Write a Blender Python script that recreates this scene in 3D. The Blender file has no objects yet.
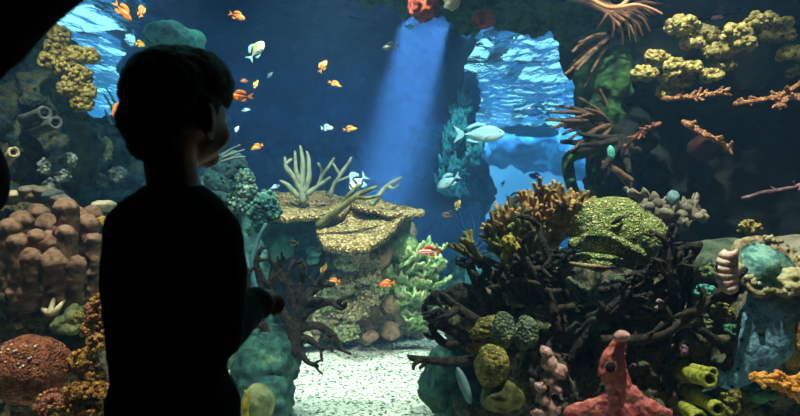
import bpy, bmesh, math, random
import numpy as np
from mathutils import Vector, Matrix, Euler, noise
PI = math.pi
SC = bpy.context.scene
COL = SC.collection
CAMZ, F = 0.90, 640.0

# ------------------------------------------------------------------ light and water settings
EXPO = 0.0
V_SC, V_SD = (.22, .48, .88), .040
V_AC, V_AD = (.22, .76, .90), .065
PANELS = [(-7+1.9*i+(.5 if j % 2 else 0), 6.5+1.7*j, 1.6, 1.3, 2.1) for i in range(8) for j in range(8) if j > 1 or i < 2 or i > 5]
LAMPS = [
 ('SPOT', 'reef_spotlight_right', (.9, 1.95, 2.95), (.95, 2.7, .3), 560, (1, .95, .80), .03, 75, .5),
 ('SPOT', 'reef_spotlight_wall', (1.3, 2.0, 2.6), (1.5, 3.2, 1.4), 32, (1, .9, .7), .03, 60, .6),
 ('SPOT', 'reef_spotlight_left', (-1.25, 1.95, 2.9), (-1.5, 2.8, .5), 340, (1, .88, .70), .03, 70, .5),
 ('SPOT', 'reef_spotlight_low', (-.95, 1.85, 2.6), (-1.15, 2.4, .2), 130, (1, .88, .70), .03, 45, .6),
 ('SPOT', 'reef_spotlight_middle', (-.35, 3.1, 2.95), (-.3, 4.7, .5), 600, (.97, .98, .84), .03, 65, .5),
 ('SPOT', 'sand_spotlight', (-.1, 3.2, 2.95), (-.15, 3.9, -.1), 250, (.85, 1, .90), .04, 50, .6),
 ('AREA', 'beam_lamp', (.30, 7.0, 3.0), (-.45, 7.0, -.1), 170, (.34, .56, 1), (.7, .5), 22),
 ('SPOT', 'open_water_spotlight', (-.9, 2.1, 2.95), (-.8, 3.9, 1.5), 150, (1, .95, .9), .03, 50, .6),
 ('SPOT', 'fish_spotlight', (1.0, 3.9, 2.95), (.6, 4.9, 1.3), 380, (.8, 1, 1), .03, 45, .6),
 ('SPOT', 'far_reef_spotlight', (.8, 7.3, 2.95), (.7, 8.6, 1.2), 120, (.5, .95, 1), .03, 50, .6),
 ('AREA', 'back_water_lamp', (1.5, 16.5, 2.95), (1.5, 17.4, 0), 2000, (.55, .76, 1), (10, 3), 180),
 ('AREA', 'back_left_lamp', (-5.2, 11.0, 2.95), (-5.2, 11.6, 0), 450, (.3, .75, 1), (4, 3), 180),
 ('AREA', 'deep_water_lamp', (-2.2, 7.2, 2.95), (-2.2, 7.2, 0), 40, (.3, .65, 1), (4, 2), 180),
 ('AREA', 'front_water_lamp', (0, 3.2, 2.98), (0, 3.2, 0), 24, (.35, .95, .85), (5, 2), 180),
]
def P(px, py, Y):
    return Vector(((px-400)/F*Y, Y, CAMZ-(py-208)/F*Y))
def S(n, Y):
    return n/F*Y

# ------------------------------------------------------------------ materials
MATS = {}
def lin(c):
    return tuple((v/12.92 if v <= .04045 else ((v+.055)/1.055)**2.4) for v in c)
def hexc(h):
    return lin(tuple(int(h[i:i+2], 16)/255 for i in (0, 2, 4)))
def mat(name, cols, scale=8.0, rough=.8, bump=.4, bscale=60.0, btype='noise', detail=6.0, spec=.3, dist=.006, contrast=(.35, .65), stretch=None, trans=0.0, sss=0.0, speck=None, metal=0.0):
    """noise-mixed colours + bump; cols = list of hex"""
    if name in MATS: return MATS[name]
    m = bpy.data.materials.new(name); m.use_nodes = True
    nt = m.node_tree; N = nt.nodes; L = nt.links
    b = N['Principled BSDF']
    b.inputs['Roughness'].default_value = rough
    b.inputs['Specular IOR Level'].default_value = spec
    b.inputs['Metallic'].default_value = metal
    if trans: b.inputs['Transmission Weight'].default_value = trans
    if sss:
        b.inputs['Subsurface Weight'].default_value = sss
        b.inputs['Subsurface Radius'].default_value = (.02, .01, .005)
    tc = N.new('ShaderNodeTexCoord'); src = tc.outputs['Object']
    if stretch:
        mp = N.new('ShaderNodeMapping'); mp.inputs['Scale'].default_value = stretch
        L.new(src, mp.inputs['Vector']); src = mp.outputs['Vector']
    if len(cols) == 1:
        b.inputs['Base Color'].default_value = (*hexc(cols[0]), 1)
        col = None
    else:
        n = N.new('ShaderNodeTexNoise'); n.inputs['Scale'].default_value = scale
        n.inputs['Detail'].default_value = detail; n.inputs['Roughness'].default_value = .62
        L.new(src, n.inputs['Vector'])
        r = N.new('ShaderNodeValToRGB'); L.new(n.outputs['Fac'], r.inputs['Fac'])
        e = r.color_ramp.elements
        k = len(cols)
        while len(e) < k: e.new(.5)
        for i, c in enumerate(cols):
            e[i].position = contrast[0]+(contrast[1]-contrast[0])*i/(k-1)
        for i, c in enumerate(cols):
            e[i].color = (*hexc(c), 1)
        col = r.outputs['Color']
        L.new(col, b.inputs['Base Color'])
    if speck:
        v = N.new('ShaderNodeTexVoronoi'); v.inputs['Scale'].default_value = speck[1]
        L.new(src, v.inputs['Vector'])
        mr = N.new('ShaderNodeMapRange'); mr.inputs['From Min'].default_value = speck[2]*.7; mr.inputs['From Max'].default_value = speck[2]
        mr.inputs['To Min'].default_value = 1; mr.inputs['To Max'].default_value = 0
        L.new(v.outputs['Distance'], mr.inputs['Value'])
        mx = N.new('ShaderNodeMix'); mx.data_type = 'RGBA'
        L.new(mr.outputs['Result'], mx.inputs['Factor'])
        if col: L.new(col, mx.inputs['A'])
        else: mx.inputs['A'].default_value = (*hexc(cols[0]), 1)
        mx.inputs['B'].default_value = (*hexc(speck[0]), 1)
        L.new(mx.outputs['Result'], b.inputs['Base Color'])
    if bump:
        bp = N.new('ShaderNodeBump'); bp.inputs['Strength'].default_value = bump; bp.inputs['Distance'].default_value = dist
        if btype == 'noise':
            t = N.new('ShaderNodeTexNoise'); t.inputs['Detail'].default_value = 5; t.inputs['Scale'].default_value = bscale
            L.new(src, t.inputs['Vector']); h = t.outputs['Fac']
        elif btype == 'polyp':
            t = N.new('ShaderNodeTexVoronoi'); t.inputs['Scale'].default_value = bscale
            L.new(src, t.inputs['Vector']); h = t.outputs['Distance']
            bp.invert = True
        elif btype == 'pore':
            t = N.new('ShaderNodeTexVoronoi'); t.inputs['Scale'].default_value = bscale
            L.new(src, t.inputs['Vector']); h = t.outputs['Distance']
        else:   # meander: ridged noise
            t = N.new('ShaderNodeTexNoise'); t.inputs['Detail'].default_value = 1.5; t.inputs['Scale'].default_value = bscale
            L.new(src, t.inputs['Vector'])
            a = N.new('ShaderNodeMath'); a.operation = 'SUBTRACT'; a.inputs[1].default_value = .5; L.new(t.outputs['Fac'], a.inputs[0])
            c = N.new('ShaderNodeMath'); c.operation = 'ABSOLUTE'; L.new(a.outputs[0], c.inputs[0])
            d = N.new('ShaderNodeMath'); d.operation = 'MULTIPLY'; d.inputs[1].default_value = 6; d.use_clamp = True; L.new(c.outputs[0], d.inputs[0])
            h = d.outputs[0]
        L.new(h, bp.inputs['Height']); L.new(bp.outputs['Normal'], b.inputs['Normal'])
    MATS[name] = m
    return m

# ------------------------------------------------------------------ geometry
_ico = {}
def ico(sub):
    if sub not in _ico:
        bm = bmesh.new(); bmesh.ops.create_icosphere(bm, subdivisions=sub, radius=1)
        _ico[sub] = (np.array([v.co[:] for v in bm.verts]), [tuple(v.index for v in f.verts) for f in bm.faces]); bm.free()
    return _ico[sub]

class G:
    def __init__(s): s.v = []; s.f = []; s.n = 0
    def add(s, V, Fc):
        V = np.asarray(V, dtype=float)
        s.v.append(V); s.f += [tuple(i+s.n for i in f) for f in Fc]; s.n += len(V)
    def blob(s, c, r, sub=2, rot=None, amp=0, freq=1.0, seed=0):
        V, Fc = ico(sub); V = V.copy()
        if not hasattr(r, '__len__'): r = (r, r, r)
        if amp:
            k = np.array([1+amp*noise.noise(Vector(p)*freq+Vector((seed*3.1, seed*1.7, seed))) for p in V]); V = V*k[:, None]
        V = V*np.array(r[:])
        if rot is not None: V = V @ np.array(Euler(rot).to_matrix()).T
        s.add(V+np.array(c[:]), Fc); return s
    def tube(s, pts, rad, n=8, smooth=2, cap=True, flat=1.0):
        pts = [Vector(p) for p in pts]
        if not hasattr(rad, '__len__'): rad = [rad]*len(pts)
        if smooth and len(pts) > 2:
            q, qr = [], []
            for i in range(len(pts)-1):
                a, b, c, d = pts[max(i-1, 0)], pts[i], pts[i+1], pts[min(i+2, len(pts)-1)]
                for k in range(smooth+1):
                    t = k/(smooth+1)
                    q.append(.5*((2*b)+(c-a)*t+(2*a-5*b+4*c-d)*t*t+(3*b-a-3*c+d)*t**3)); qr.append(rad[i]*(1-t)+rad[i+1]*t)
            q.append(pts[-1]); qr.append(rad[-1]); pts, rad = q, qr
        pts = list(pts); rad = list(rad)
        if cap:   # rounded ends
            d = (pts[-1]-pts[-2]).normalized(); r = rad[-1]
            pts += [pts[-1]+d*r*.5, pts[-1]+d*r*.85]; rad += [r*.82, r*.4]
            d = (pts[0]-pts[1]).normalized(); r = rad[0]
            pts = [pts[0]+d*r*.7]+pts; rad = [r*.6]+rad
        V, Fc = [], []
        up = Vector((0, 0, 1)); u = None
        for i, p in enumerate(pts):
            t = (pts[min(i+1, len(pts)-1)]-pts[max(i-1, 0)])
            if t.length < 1e-9: t = Vector((0, 0, 1))
            t.normalize()
            if u is None:
                ref = Vector((0, 1, 0)) if flat != 1 else (up if abs(t.z) < .9 else Vector((1, 0, 0)))
                u = t.cross(ref).normalized()
            else:
                u = (u-t*u.dot(t))
                u = u.normalized() if u.length > 1e-6 else t.orthogonal().normalized()
            w = t.cross(u)
            for k in range(n):
                a = 2*PI*k/n
                V.append(p+(u*math.cos(a)+w*math.sin(a)*flat)*rad[i])
        m = len(pts)
        for i in range(m-1):
            for k in range(n):
                Fc.append((i*n+k, i*n+(k+1) % n, (i+1)*n+(k+1) % n, (i+1)*n+k))
        Fc.append(tuple(range(n))[::-1]); Fc.append(tuple((m-1)*n+k for k in range(n)))
        s.add([v[:] for v in V], Fc); return s
    def lathe(s, prof, base, axis, n=20, wob=0, seed=0, closed=False):
        """prof: list of (radius, height) along axis"""
        ax = Vector(axis).normalized(); u = ax.orthogonal().normalized(); w = ax.cross(u); base = Vector(base)
        V, Fc = [], []
        for i, (r, h) in enumerate(prof):
            for k in range(n):
                a = 2*PI*k/n
                q = 1+wob*noise.noise(Vector((math.cos(a)*1.5+seed, math.sin(a)*1.5, h*4+seed*2)))
                V.append((base+ax*h+(u*math.cos(a)+w*math.sin(a))*r*q)[:])
        m = len(prof)
        for i in range(m-1):
            for k in range(n): Fc.append((i*n+k, i*n+(k+1) % n, (i+1)*n+(k+1) % n, (i+1)*n+k))
        Fc.append(tuple(range(n))[::-1]); Fc.append(tuple((m-1)*n+k for k in range(n)))
        s.add(V, Fc); return s
    def grid(s, fn, nu, nv, thick=.004):
        """a sheet fn(u,v)->Vector given real thickness"""
        A = [[Vector(fn(i/(nu-1), j/(nv-1))) for j in range(nv)] for i in range(nu)]
        V, Fc = [], []
        for i in range(nu):
            for j in range(nv):
                du = A[min(i+1, nu-1)][j]-A[max(i-1, 0)][j]; dv = A[i][min(j+1, nv-1)]-A[i][max(j-1, 0)]
                nn = du.cross(dv); nn = nn.normalized() if nn.length > 1e-12 else Vector((0, 0, 1))
                V.append((A[i][j]+nn*thick/2)[:]); V.append((A[i][j]-nn*thick/2)[:])
        I = lambda i, j, k: (i*nv+j)*2+k
        for i in range(nu-1):
            for j in range(nv-1):
                Fc.append((I(i, j, 0), I(i+1, j, 0), I(i+1, j+1, 0), I(i, j+1, 0)))
                Fc.append((I(i, j, 1), I(i, j+1, 1), I(i+1, j+1, 1), I(i+1, j, 1)))
        for i in range(nu-1):
            Fc.append((I(i, 0, 0), I(i, 0, 1), I(i+1, 0, 1), I(i+1, 0, 0)))
            Fc.append((I(i, nv-1, 0), I(i+1, nv-1, 0), I(i+1, nv-1, 1), I(i, nv-1, 1)))
        for j in range(nv-1):
            Fc.append((I(0, j, 0), I(0, j+1, 0), I(0, j+1, 1), I(0, j, 1)))
            Fc.append((I(nu-1, j, 0), I(nu-1, j, 1), I(nu-1, j+1, 1), I(nu-1, j+1, 0)))
        s.add(V, Fc); return s
    def box(s, lo, hi):
        V = [(x, y, z) for x in (lo[0], hi[0]) for y in (lo[1], hi[1]) for z in (lo[2], hi[2])]
        s.add(V, [(0, 1, 3, 2), (4, 6, 7, 5), (0, 4, 5, 1), (2, 3, 7, 6), (0, 2, 6, 4), (1, 5, 7, 3)]); return s
    def wobble(s, amp, freq, seed=0):
        """bend and roughen everything so far with noise"""
        for V in s.v:
            for i in range(len(V)):
                V[i] += np.array(noise.noise_vector(Vector(V[i])*freq+Vector((seed, seed*2, 0)))[:])*amp
        return s
    def build(s, name, m, root=None, loc=None, voxel=None, disp=(), smooth=True, mods=()):
        V = np.concatenate(s.v); 
        if root is not None: org = np.zeros(3) if root.get('local') else np.array(root.location[:])
        else:
            if loc is None: loc = ((V[:, 0].min()+V[:, 0].max())/2, (V[:, 1].min()+V[:, 1].max())/2, V[:, 2].min())
            org = np.array(loc[:])
        V = V-org
        me = bpy.data.meshes.new(name); me.from_pydata(V.tolist(), [], s.f); me.update()
        o = bpy.data.objects.new(name, me); COL.objects.link(o)
        if voxel:
            md = o.modifiers.new('r', 'REMESH'); md.mode = 'VOXEL'; md.voxel_size = voxel
        for (size, st) in disp:
            tx = bpy.data.textures.new('t', 'CLOUDS'); tx.noise_scale = size; tx.noise_depth = 4; tx.contrast = 1.4
            md = o.modifiers.new('d', 'DISPLACE'); md.texture = tx; md.strength = st; md.mid_level = .5; md.texture_coords = 'LOCAL'
        for f in mods: f(o)
        if voxel or disp or mods:
            dg = bpy.context.evaluated_depsgraph_get(); dg.update()
            new = bpy.data.meshes.new_from_object(o.evaluated_get(dg)); o.modifiers.clear(); o.data = new; bpy.data.meshes.remove(me); me = new; me.name = name
        if smooth:
            me.polygons.foreach_set('use_smooth', [True]*len(me.polygons))
        me.materials.clear(); me.materials.append(m)
        if root is not None: o.parent = root
        else: o.location = loc
        return o
def tag(o, label, cat, group=None):
    o['label'] = label; o['category'] = cat
    if group: o['group'] = group
    return o
def empty(name, loc, label, cat, group=None):
    o = bpy.data.objects.new(name, None); o.empty_display_size = .05; COL.objects.link(o); o.location = loc
    return tag(o, label, cat, group)
def struct(name, g, m, **k):
    o = g.build(name, m, loc=(0, 0, 0), **k); o['kind'] = 'structure'; return o
# ------------------------------------------------------------------ palette
rock_dark = mat('reef_rock_dark', ['16211f', '2a3a30', '47503a', '6b5a4a'], 7, .9, .9, 26, dist=.02)
rock_teal = mat('reef_rock_teal', ['0c2428', '163c3c', '2c5a50', '56745c'], 10, .9, .9, 24, dist=.02)
rock_blue = mat('reef_rock_blue', ['0c1c26', '1c3440', '3c4c44', '5c5a40', '1c3c4c'], 8, .9, 1.0, 26, dist=.03)
rock_green = mat('mossy_rock', ['0a1a12', '16341c', '35602c', '1a2e1e'], 12, .9, .9, 30, dist=.02)
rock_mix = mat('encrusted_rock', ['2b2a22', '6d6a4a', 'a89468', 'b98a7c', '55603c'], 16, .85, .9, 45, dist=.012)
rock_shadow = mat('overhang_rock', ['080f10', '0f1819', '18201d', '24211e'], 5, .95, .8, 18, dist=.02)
tan = mat('table_coral', ['4a3820', '8a7040', 'a89060'], 12, .85, 1.0, 45, 'polyp', dist=.03, speck=('e4cc94', 45, .42))
brown_knob = mat('pillar_coral', ['3e2c22', '6c5040', '8c6e58', '4e3a2e'], 12, .8, .6, 60, dist=.008)
branch_brown = mat('finger_coral', ['4a381c', '8a6c3c', 'b8945c', '6a5228'], 14, .8, .7, 110, dist=.006)
branch_dark = mat('dark_branch_coral', ['0a0c0c', '1a1a18', '3a322c', '141614'], 30, .9, 1.0, 90, dist=.014)
branch_grey = mat('antler_coral', ['5c6656', '8f9a80', '6a705c'], 10, .8, .5, 90, dist=.005)
orange_c = mat('orange_coral', ['5c3420', '8c5838', 'a87450'], 40, .8, .9, 110, dist=.008, speck=('e0a878', 110, .34))
yellow_t = mat('yellow_tufts', ['4c4420', '8c7a3c', 'b8a464', '6a6a34'], 26, .85, .9, 90, 'polyp', dist=.008)
green_boulder = mat('green_boulder_coral', ['40602c', '74803c', '949858', '54703c'], 14, .85, 1.0, 62, 'meander', dist=.012, speck=('d8d494', 95, .40))
olive_ball = mat('olive_sponge', ['4a4418', '74682c', '8e8240'], 18, .85, 1, 70, 'polyp', dist=.012, speck=('c4b870', 90, .28))
lettuce = mat('lettuce_coral', ['24583a', '6c9454', 'bcc48c', '50805a'], 20, .75, .8, 60, dist=.01, contrast=(.3, .7))
lettuce_blue = mat('lettuce_blue', ['1d6a80', '4fb0b8', '90dcd8'], 8, .7, .6, 30, dist=.008)
pink = mat('pink_sponge', ['983840', 'c05450', 'd47c70', 'a8444a'], 22, .8, .9, 60, dist=.01)
pale_pink = mat('pale_pink_crust', ['7c5450', 'b88880', 'cca498'], 26, .8, .8, 80, dist=.008)
blue_sp = mat('blue_sponge', ['34586e', '5884a0', '7aa6ba', '446c84'], 18, .8, .9, 60, dist=.01, speck=('14303c', 22, .16))
yellow_sp = mat('yellow_tube_sponge', ['55641c', '8c9028', 'b8b44c', '4c5c24'], 26, .75, .9, 60, dist=.01)
yellow_patch = mat('yellow_sponge', ['5c5014', '94841f', 'b8a83c'], 24, .8, .9, 60, dist=.01)
brown_dome = mat('brown_brain_coral', ['4c2818', '84482e', 'a46444', '643424'], 26, .7, .9, 60, 'meander', dist=.012)
nodule = mat('orange_nodule_coral', ['5c3410', 'a87428', 'd09c48', '7a5020'], 26, .75, 1.0, 70, 'meander', dist=.01)
sponge_grey = mat('grey_tube_sponge', ['343e42', '5c6668', '485254'], 14, .8, .6, 60, dist=.008)
sponge_cream = mat('cream_tube_sponge', ['a09478', 'd0c4a0', 'b8aa88'], 14, .8, .5, 60, dist=.006)
sponge_in = mat('sponge_interior', ['14181a', '262a28'], 10, .9, .3, 60)
yellow_in = mat('tube_interior', ['2a3a10', '5f7018'], 10, .9, .3, 60)
teal_in = mat('bowl_interior', ['245450', '4c8480', '8ab4a0', '2c6460'], 22, .7, .8, 50, dist=.01)
bowl_rim = mat('bowl_rim', ['4c3c28', '8a7450', 'b09c74', '5c7464'], 26, .8, .9, 60, dist=.012)
grey_leather = mat('grey_leather_coral', ['4c463c', '7a7060', '988c7c'], 12, .8, .5, 60, dist=.006)
red_sponge = mat('red_sponge', ['5a1a10', '93331c', 'b8502c'], 18, .8, .8, 70, dist=.008)
root_brown = mat('gorgonian_brown', ['241a14', '4c3424', '745840', '2c2018'], 30, .85, .8, 80, dist=.008)
gorg_tan = mat('gorgonian_tan', ['4c3020', '8a5c40', 'a8805c'], 10, .8, .5, 60, dist=.005)
cave_teal = mat('pale_teal_lump', ['2f8078', '58b0a0', '8ad0bc'], 14, .8, .6, 40, dist=.01)
sand_m = mat('coral_sand', ['24382c', '688070', 'bccab8', 'e0e4d8'], 46, .95, 1.0, 60, dist=.02, detail=4, contrast=(.38, .52))
black_in = mat('deep_hole', ['0a0a0a'], bump=0)

# ------------------------------------------------------------------ hall shell
wall_m = mat('hall_paint', ['1c1c1e', '222224'], 3, .9, .1, 40)
floor_m = mat('hall_carpet', ['15161a', '202228'], 60, .95, .3, 200)
struct('floor', G().box((-4, -3, -.1), (4, 1.7, 0)), floor_m, smooth=False)
struct('ceiling', G().box((-4, -3, 3), (4, 1.7, 3.1)), wall_m, smooth=False)
struct('wall_back', G().box((-4.1, -3.1, 0), (4.1, -3, 3)), wall_m, smooth=False)
struct('wall_left', G().box((-4.1, -3, 0), (-4, 1.7, 3)), wall_m, smooth=False)
struct('wall_right', G().box((4, -3, 0), (4.1, 1.7, 3)), wall_m, smooth=False)
g = G().box((-4.1, 1.66, -.1), (4.1, 1.76, .22)).box((-4.1, 1.66, 2.5), (4.1, 1.76, 3.1)).box((-4.1, 1.66, .22), (-3.0, 1.76, 2.5)).box((3.0, 1.66, .22), (4.1, 1.76, 2.5))
struct('wall_front', g, wall_m, smooth=False)
gm = bpy.data.materials.new('viewing_glass'); gm.use_nodes = True
nt = gm.node_tree; nt.nodes.clear()
out = nt.nodes.new('ShaderNodeOutputMaterial'); mx = nt.nodes.new('ShaderNodeMixShader'); tr = nt.nodes.new('ShaderNodeBsdfTransparent'); gl = nt.nodes.new('ShaderNodeBsdfGlossy')
gl.inputs['Roughness'].default_value = .02; tr.inputs['Color'].default_value = (.94, .97, .96, 1); mx.inputs[0].default_value = .05
nt.links.new(tr.outputs[0], mx.inputs[1]); nt.links.new(gl.outputs[0], mx.inputs[2]); nt.links.new(mx.outputs[0], out.inputs['Surface'])
struct('window_1', G().box((-3.0, 1.70, .22), (3.0, 1.72, 2.5)), gm, smooth=False)

# ------------------------------------------------------------------ tank shell, water, surface
TB, TS, TT = 19.0, 7.5, 3.3
tank_m = mat('tank_paint', ['6c9cc0', '7cacd0', '74a4c8'], .6, .8, 0)
struct('wall_tank_back', G().box((-TS, TB, -.2), (TS, TB+.1, 5)), tank_m, smooth=False)
struct('wall_tank_left', G().box((-TS-.1, 1.8, -.2), (-TS, TB, 5)), tank_m, smooth=False)
struct('wall_tank_right', G().box((TS, 1.8, -.2), (TS+.1, TB, 5)), tank_m, smooth=False)
hood = mat('lighting_hood', ['101418'], bump=0, rough=.9)
struct('ceiling_tank', G().box((-TS, 1.8, 5), (TS, TB, 5.1)), hood, smooth=False)

def surf(u, v):
    x = -TS+2*TS*u; y = 1.8+(TB-1.8)*v
    h = .11*noise.noise(Vector((x*.9, y*.5, 3)))+.05*noise.noise(Vector((x*2.4+4, y*1.2, 9)))+.03*noise.noise(Vector((x*5, y*2.6, 1)))
    return Vector((x, y, 3.12+h))
def wave_sheet(nu, nv):
    V = [surf(i/(nu-1), j/(nv-1))[:] for i in range(nu) for j in range(nv)]
    Fc = [(i*nv+j, i*nv+j+1, (i+1)*nv+j+1, (i+1)*nv+j) for i in range(nu-1) for j in range(nv-1)]
    return V, Fc
g = G(); g.add(*wave_sheet(400, 420))
wm = bpy.data.materials.new('water_surface'); wm.use_nodes = True
nt = wm.node_tree; nt.nodes.clear(); N = nt.nodes
out = N.new('ShaderNodeOutputMaterial'); mx = N.new('ShaderNodeMixShader'); tr = N.new('ShaderNodeBsdfRefraction'); gl = N.new('ShaderNodeBsdfGlossy')
gl.inputs['Roughness'].default_value = .03; gl.inputs['Color'].default_value = (.9, .95, 1, 1)
tr.inputs['IOR'].default_value = 1.05; tr.inputs['Roughness'].default_value = 0.02; tr.inputs['Color'].default_value = (.75, .95, 1, 1)
lw = N.new('ShaderNodeLayerWeight'); lw.inputs[0].default_value = .5
bp = N.new('ShaderNodeBump'); bp.inputs['Strength'].default_value = .8; bp.inputs['Distance'].default_value = .10
tc = N.new('ShaderNodeTexCoord'); mp = N.new('ShaderNodeMapping'); mp.inputs['Scale'].default_value = (2.4, 1.1, 1); tn = N.new('ShaderNodeTexNoise'); tn.inputs['Scale'].default_value = 2.2; tn.inputs['Detail'].default_value = 3
nt.links.new(tc.outputs['Object'], mp.inputs[0]); nt.links.new(mp.outputs[0], tn.inputs['Vector']); nt.links.new(tn.outputs['Fac'], bp.inputs['Height'])
for s_ in (gl, tr, lw): nt.links.new(bp.outputs[0], s_.inputs['Normal'])
mr = N.new('ShaderNodeMapRange'); mr.inputs['From Min'].default_value = .665; mr.inputs['From Max'].default_value = .775; mr.inputs['To Min'].default_value = .95; mr.inputs['To Max'].default_value = .0
# a steeper wave face lets the lamps above show through, the flat ones mirror the tank below
nt.links.new(lw.outputs['Facing'], mr.inputs['Value']); nt.links.new(mr.outputs[0], mx.inputs[0])
nt.links.new(gl.outputs[0], mx.inputs[1]); nt.links.new(tr.outputs[0], mx.inputs[2]); nt.links.new(mx.outputs[0], out.inputs['Surface'])
struct('water_surface', g, wm)

def lamp_panel(c, sx, sy, col, st):
    m = bpy.data.materials.new('lamp_panel'); m.use_nodes = True; nt = m.node_tree; b = nt.nodes['Principled BSDF']
    b.inputs['Emission Color'].default_value = (*col, 1); b.inputs['Emission Strength'].default_value = st; b.inputs['Base Color'].default_value = (.8, .8, .8, 1)
    struct('ceiling_lamp', G().box((c[0]-sx/2, c[1]-sy/2, c[2]), (c[0]+sx/2, c[1]+sy/2, c[2]+.06)), m, smooth=False)
for (x, y, w, d, s) in PANELS:
    lamp_panel((x, y, 3.45), w, d, (.45, .85, 1.0), s)

vm = bpy.data.materials.new('tank_water'); vm.use_nodes = True
nt = vm.node_tree; nt.nodes.clear()
out = nt.nodes.new('ShaderNodeOutputMaterial'); vs = nt.nodes.new('ShaderNodeVolumeScatter'); va = nt.nodes.new('ShaderNodeVolumeAbsorption'); ad = nt.nodes.new('ShaderNodeAddShader')
vs.inputs['Color'].default_value = (*V_SC, 1); vs.inputs['Density'].default_value = V_SD; vs.inputs['Anisotropy'].default_value = .35
va.inputs['Color'].default_value = (*V_AC, 1); va.inputs['Density'].default_value = V_AD
nt.links.new(vs.outputs[0], ad.inputs[0]); nt.links.new(va.outputs[0], ad.inputs[1]); nt.links.new(ad.outputs[0], out.inputs['Volume'])
w = struct('water', G().box((-TS+.01, 1.78, -.19), (TS-.01, TB-.01, 3.02)), vm, smooth=False)

# sand bed
def sandz(x, y):
    return -.10+.05*noise.noise(Vector((x*.9, y*.9, 0)))+.012*noise.noise(Vector((x*6, y*6, 5)))
V = []; nx, ny = 420, 360
ys = [1.78+(TB-1.8)*(j/(ny-1))**2.0 for j in range(ny)]
for i in range(nx):
    for j in range(ny):
        y = ys[j]; x = (-1+2*i/(nx-1))*min(TS, .9*y+.4)
        z = sandz(x, y)+.012*noise.noise(Vector((x*22, y*22, 1)))+.006*noise.noise(Vector((x*50, y*50, 7)))
        V.append((x, y, z))
g = G(); g.add(V, [(i*ny+j, (i+1)*ny+j, (i+1)*ny+j+1, i*ny+j+1) for i in range(nx-1) for j in range(ny-1)])
struct('ground', g, sand_m)
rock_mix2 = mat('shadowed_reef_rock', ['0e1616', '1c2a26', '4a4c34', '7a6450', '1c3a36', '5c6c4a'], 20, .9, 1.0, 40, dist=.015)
gorg_tan2 = mat('gorgonian_orange', ['b06a44', 'e0a070'], 10, .8, .5, 60, dist=.005)
orange_c2 = mat('salmon_coral', ['6a3a2c', 'a0644c'], 22, .75, .8, 110, dist=.006)
orange_b = mat('bright_orange_coral', ['b06a20', 'e09a44', 'f0b870'], 22, .75, .8, 110, dist=.006)
mauve = mat('mauve_coral', ['4a3238', '7a5660', '9a7a80'], 18, .8, .7, 90, dist=.006)
maroon = mat('maroon_sponge', ['2a0e12', '3c161a'], 18, .9, .5, 90, dist=.006)
branch_olive = mat('olive_finger_coral', ['30301a', '5c5c2c', '80804a'], 14, .8, .7, 110, dist=.006)
branch_dark2 = mat('dusky_branch_coral', ['0e0e0c', '241e18', '403628', '141412'], 30, .85, .7, 80, dist=.008)
pitted = mat('pitted_coral', ['26362c', '55664c', '8a9a70'], 20, .8, 1.0, 90, 'pore', dist=.012)
blade_m = mat('blade_sponge_mat', ['5a7c88', '7a9aa0'], 14, .7, .4, 60)
bowl_rim2 = mat('bowl_polyps', ['5c5434', '94885c', 'b8ac80', '5c8070'], 18, .75, .7, 60, dist=.006)
knob_blue = mat('knob_grey_blue', ['5a7c84', '8aa8a8'], 18, .75, .7, 60, dist=.006)
pillar_yel = mat('yellow_crust', ['8a6a28', 'c09c48'], 18, .8, .7, 60, dist=.006)
nodule2 = mat('tan_boulder', ['6a6440', '9a9060', '7c7a50'], 20, .8, .8, 60, 'polyp', dist=.01)
pitted_l = mat('green_round_boulder', ['4a6a40', '7a9a60', '9ab478'], 20, .8, .8, 60, 'polyp', dist=.01)
cave_teal2 = mat('pale_round_boulder', ['7a9a88', 'b0c8b0'], 20, .8, .8, 60, dist=.01)
speck_tan = mat('speckled_tan', ['5e5034', 'a8946c', 'e0d0a4', '7c6a58'], 34, .8, 1, 80, dist=.01)
speck_green = mat('speckled_green', ['4c5c34', '8a9c64', 'd0d4a0', '6a5c48'], 34, .8, 1, 80, dist=.01)
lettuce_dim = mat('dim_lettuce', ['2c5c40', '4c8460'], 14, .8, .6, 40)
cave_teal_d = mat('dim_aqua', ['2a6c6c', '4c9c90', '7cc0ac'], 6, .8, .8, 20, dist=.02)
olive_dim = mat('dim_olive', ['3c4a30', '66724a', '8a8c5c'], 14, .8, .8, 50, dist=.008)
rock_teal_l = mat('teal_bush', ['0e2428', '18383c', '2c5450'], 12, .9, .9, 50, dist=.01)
bush_l = mat('speckled_bush', ['142c30', '30544f', '7a8c70'], 30, .9, .9, 50, dist=.01)
lettuce_bl2 = mat('blue_grey_stem', ['204450', '3c6870'], 14, .8, .6, 40)
rock_blue2 = mat('dim_rock_stack', ['123040', '1f4a58', '447078', '70866c'], 9, .9, 1.0, 26, dist=.03)
olive_tuft = mat('olive_tuft_coral', ['4c4420', '8a7a3c', 'b8a860', '6a6034'], 22, .85, 1, 60, dist=.008)
cream_dim = mat('cream_curl', ['8a8460', 'd0c894', 'e8e0b0'], 20, .8, .7, 60)
crust_blue = mat('grey_blue_crust', ['3c5460', '7a8c88', 'aab0a0'], 24, .85, .8, 60)
slender_m = mat('slender_stem', ['8ab0b0', 'b8d0c8'], 10, .8, .4, 60)
white_m = mat('white_speck', ['f0ece0'], bump=0)
nodule_r = mat('pink_nodule_coral', ['8a4430', 'b87858', 'c89a70'], 20, .75, 1.0, 70, 'meander', dist=.01)
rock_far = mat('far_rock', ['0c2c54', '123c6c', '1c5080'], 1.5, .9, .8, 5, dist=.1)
rock_far2 = mat('far_rock_light', ['143c6c', '1f5488', '2f78a0'], 2, .9, .8, 6, dist=.1)
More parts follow.
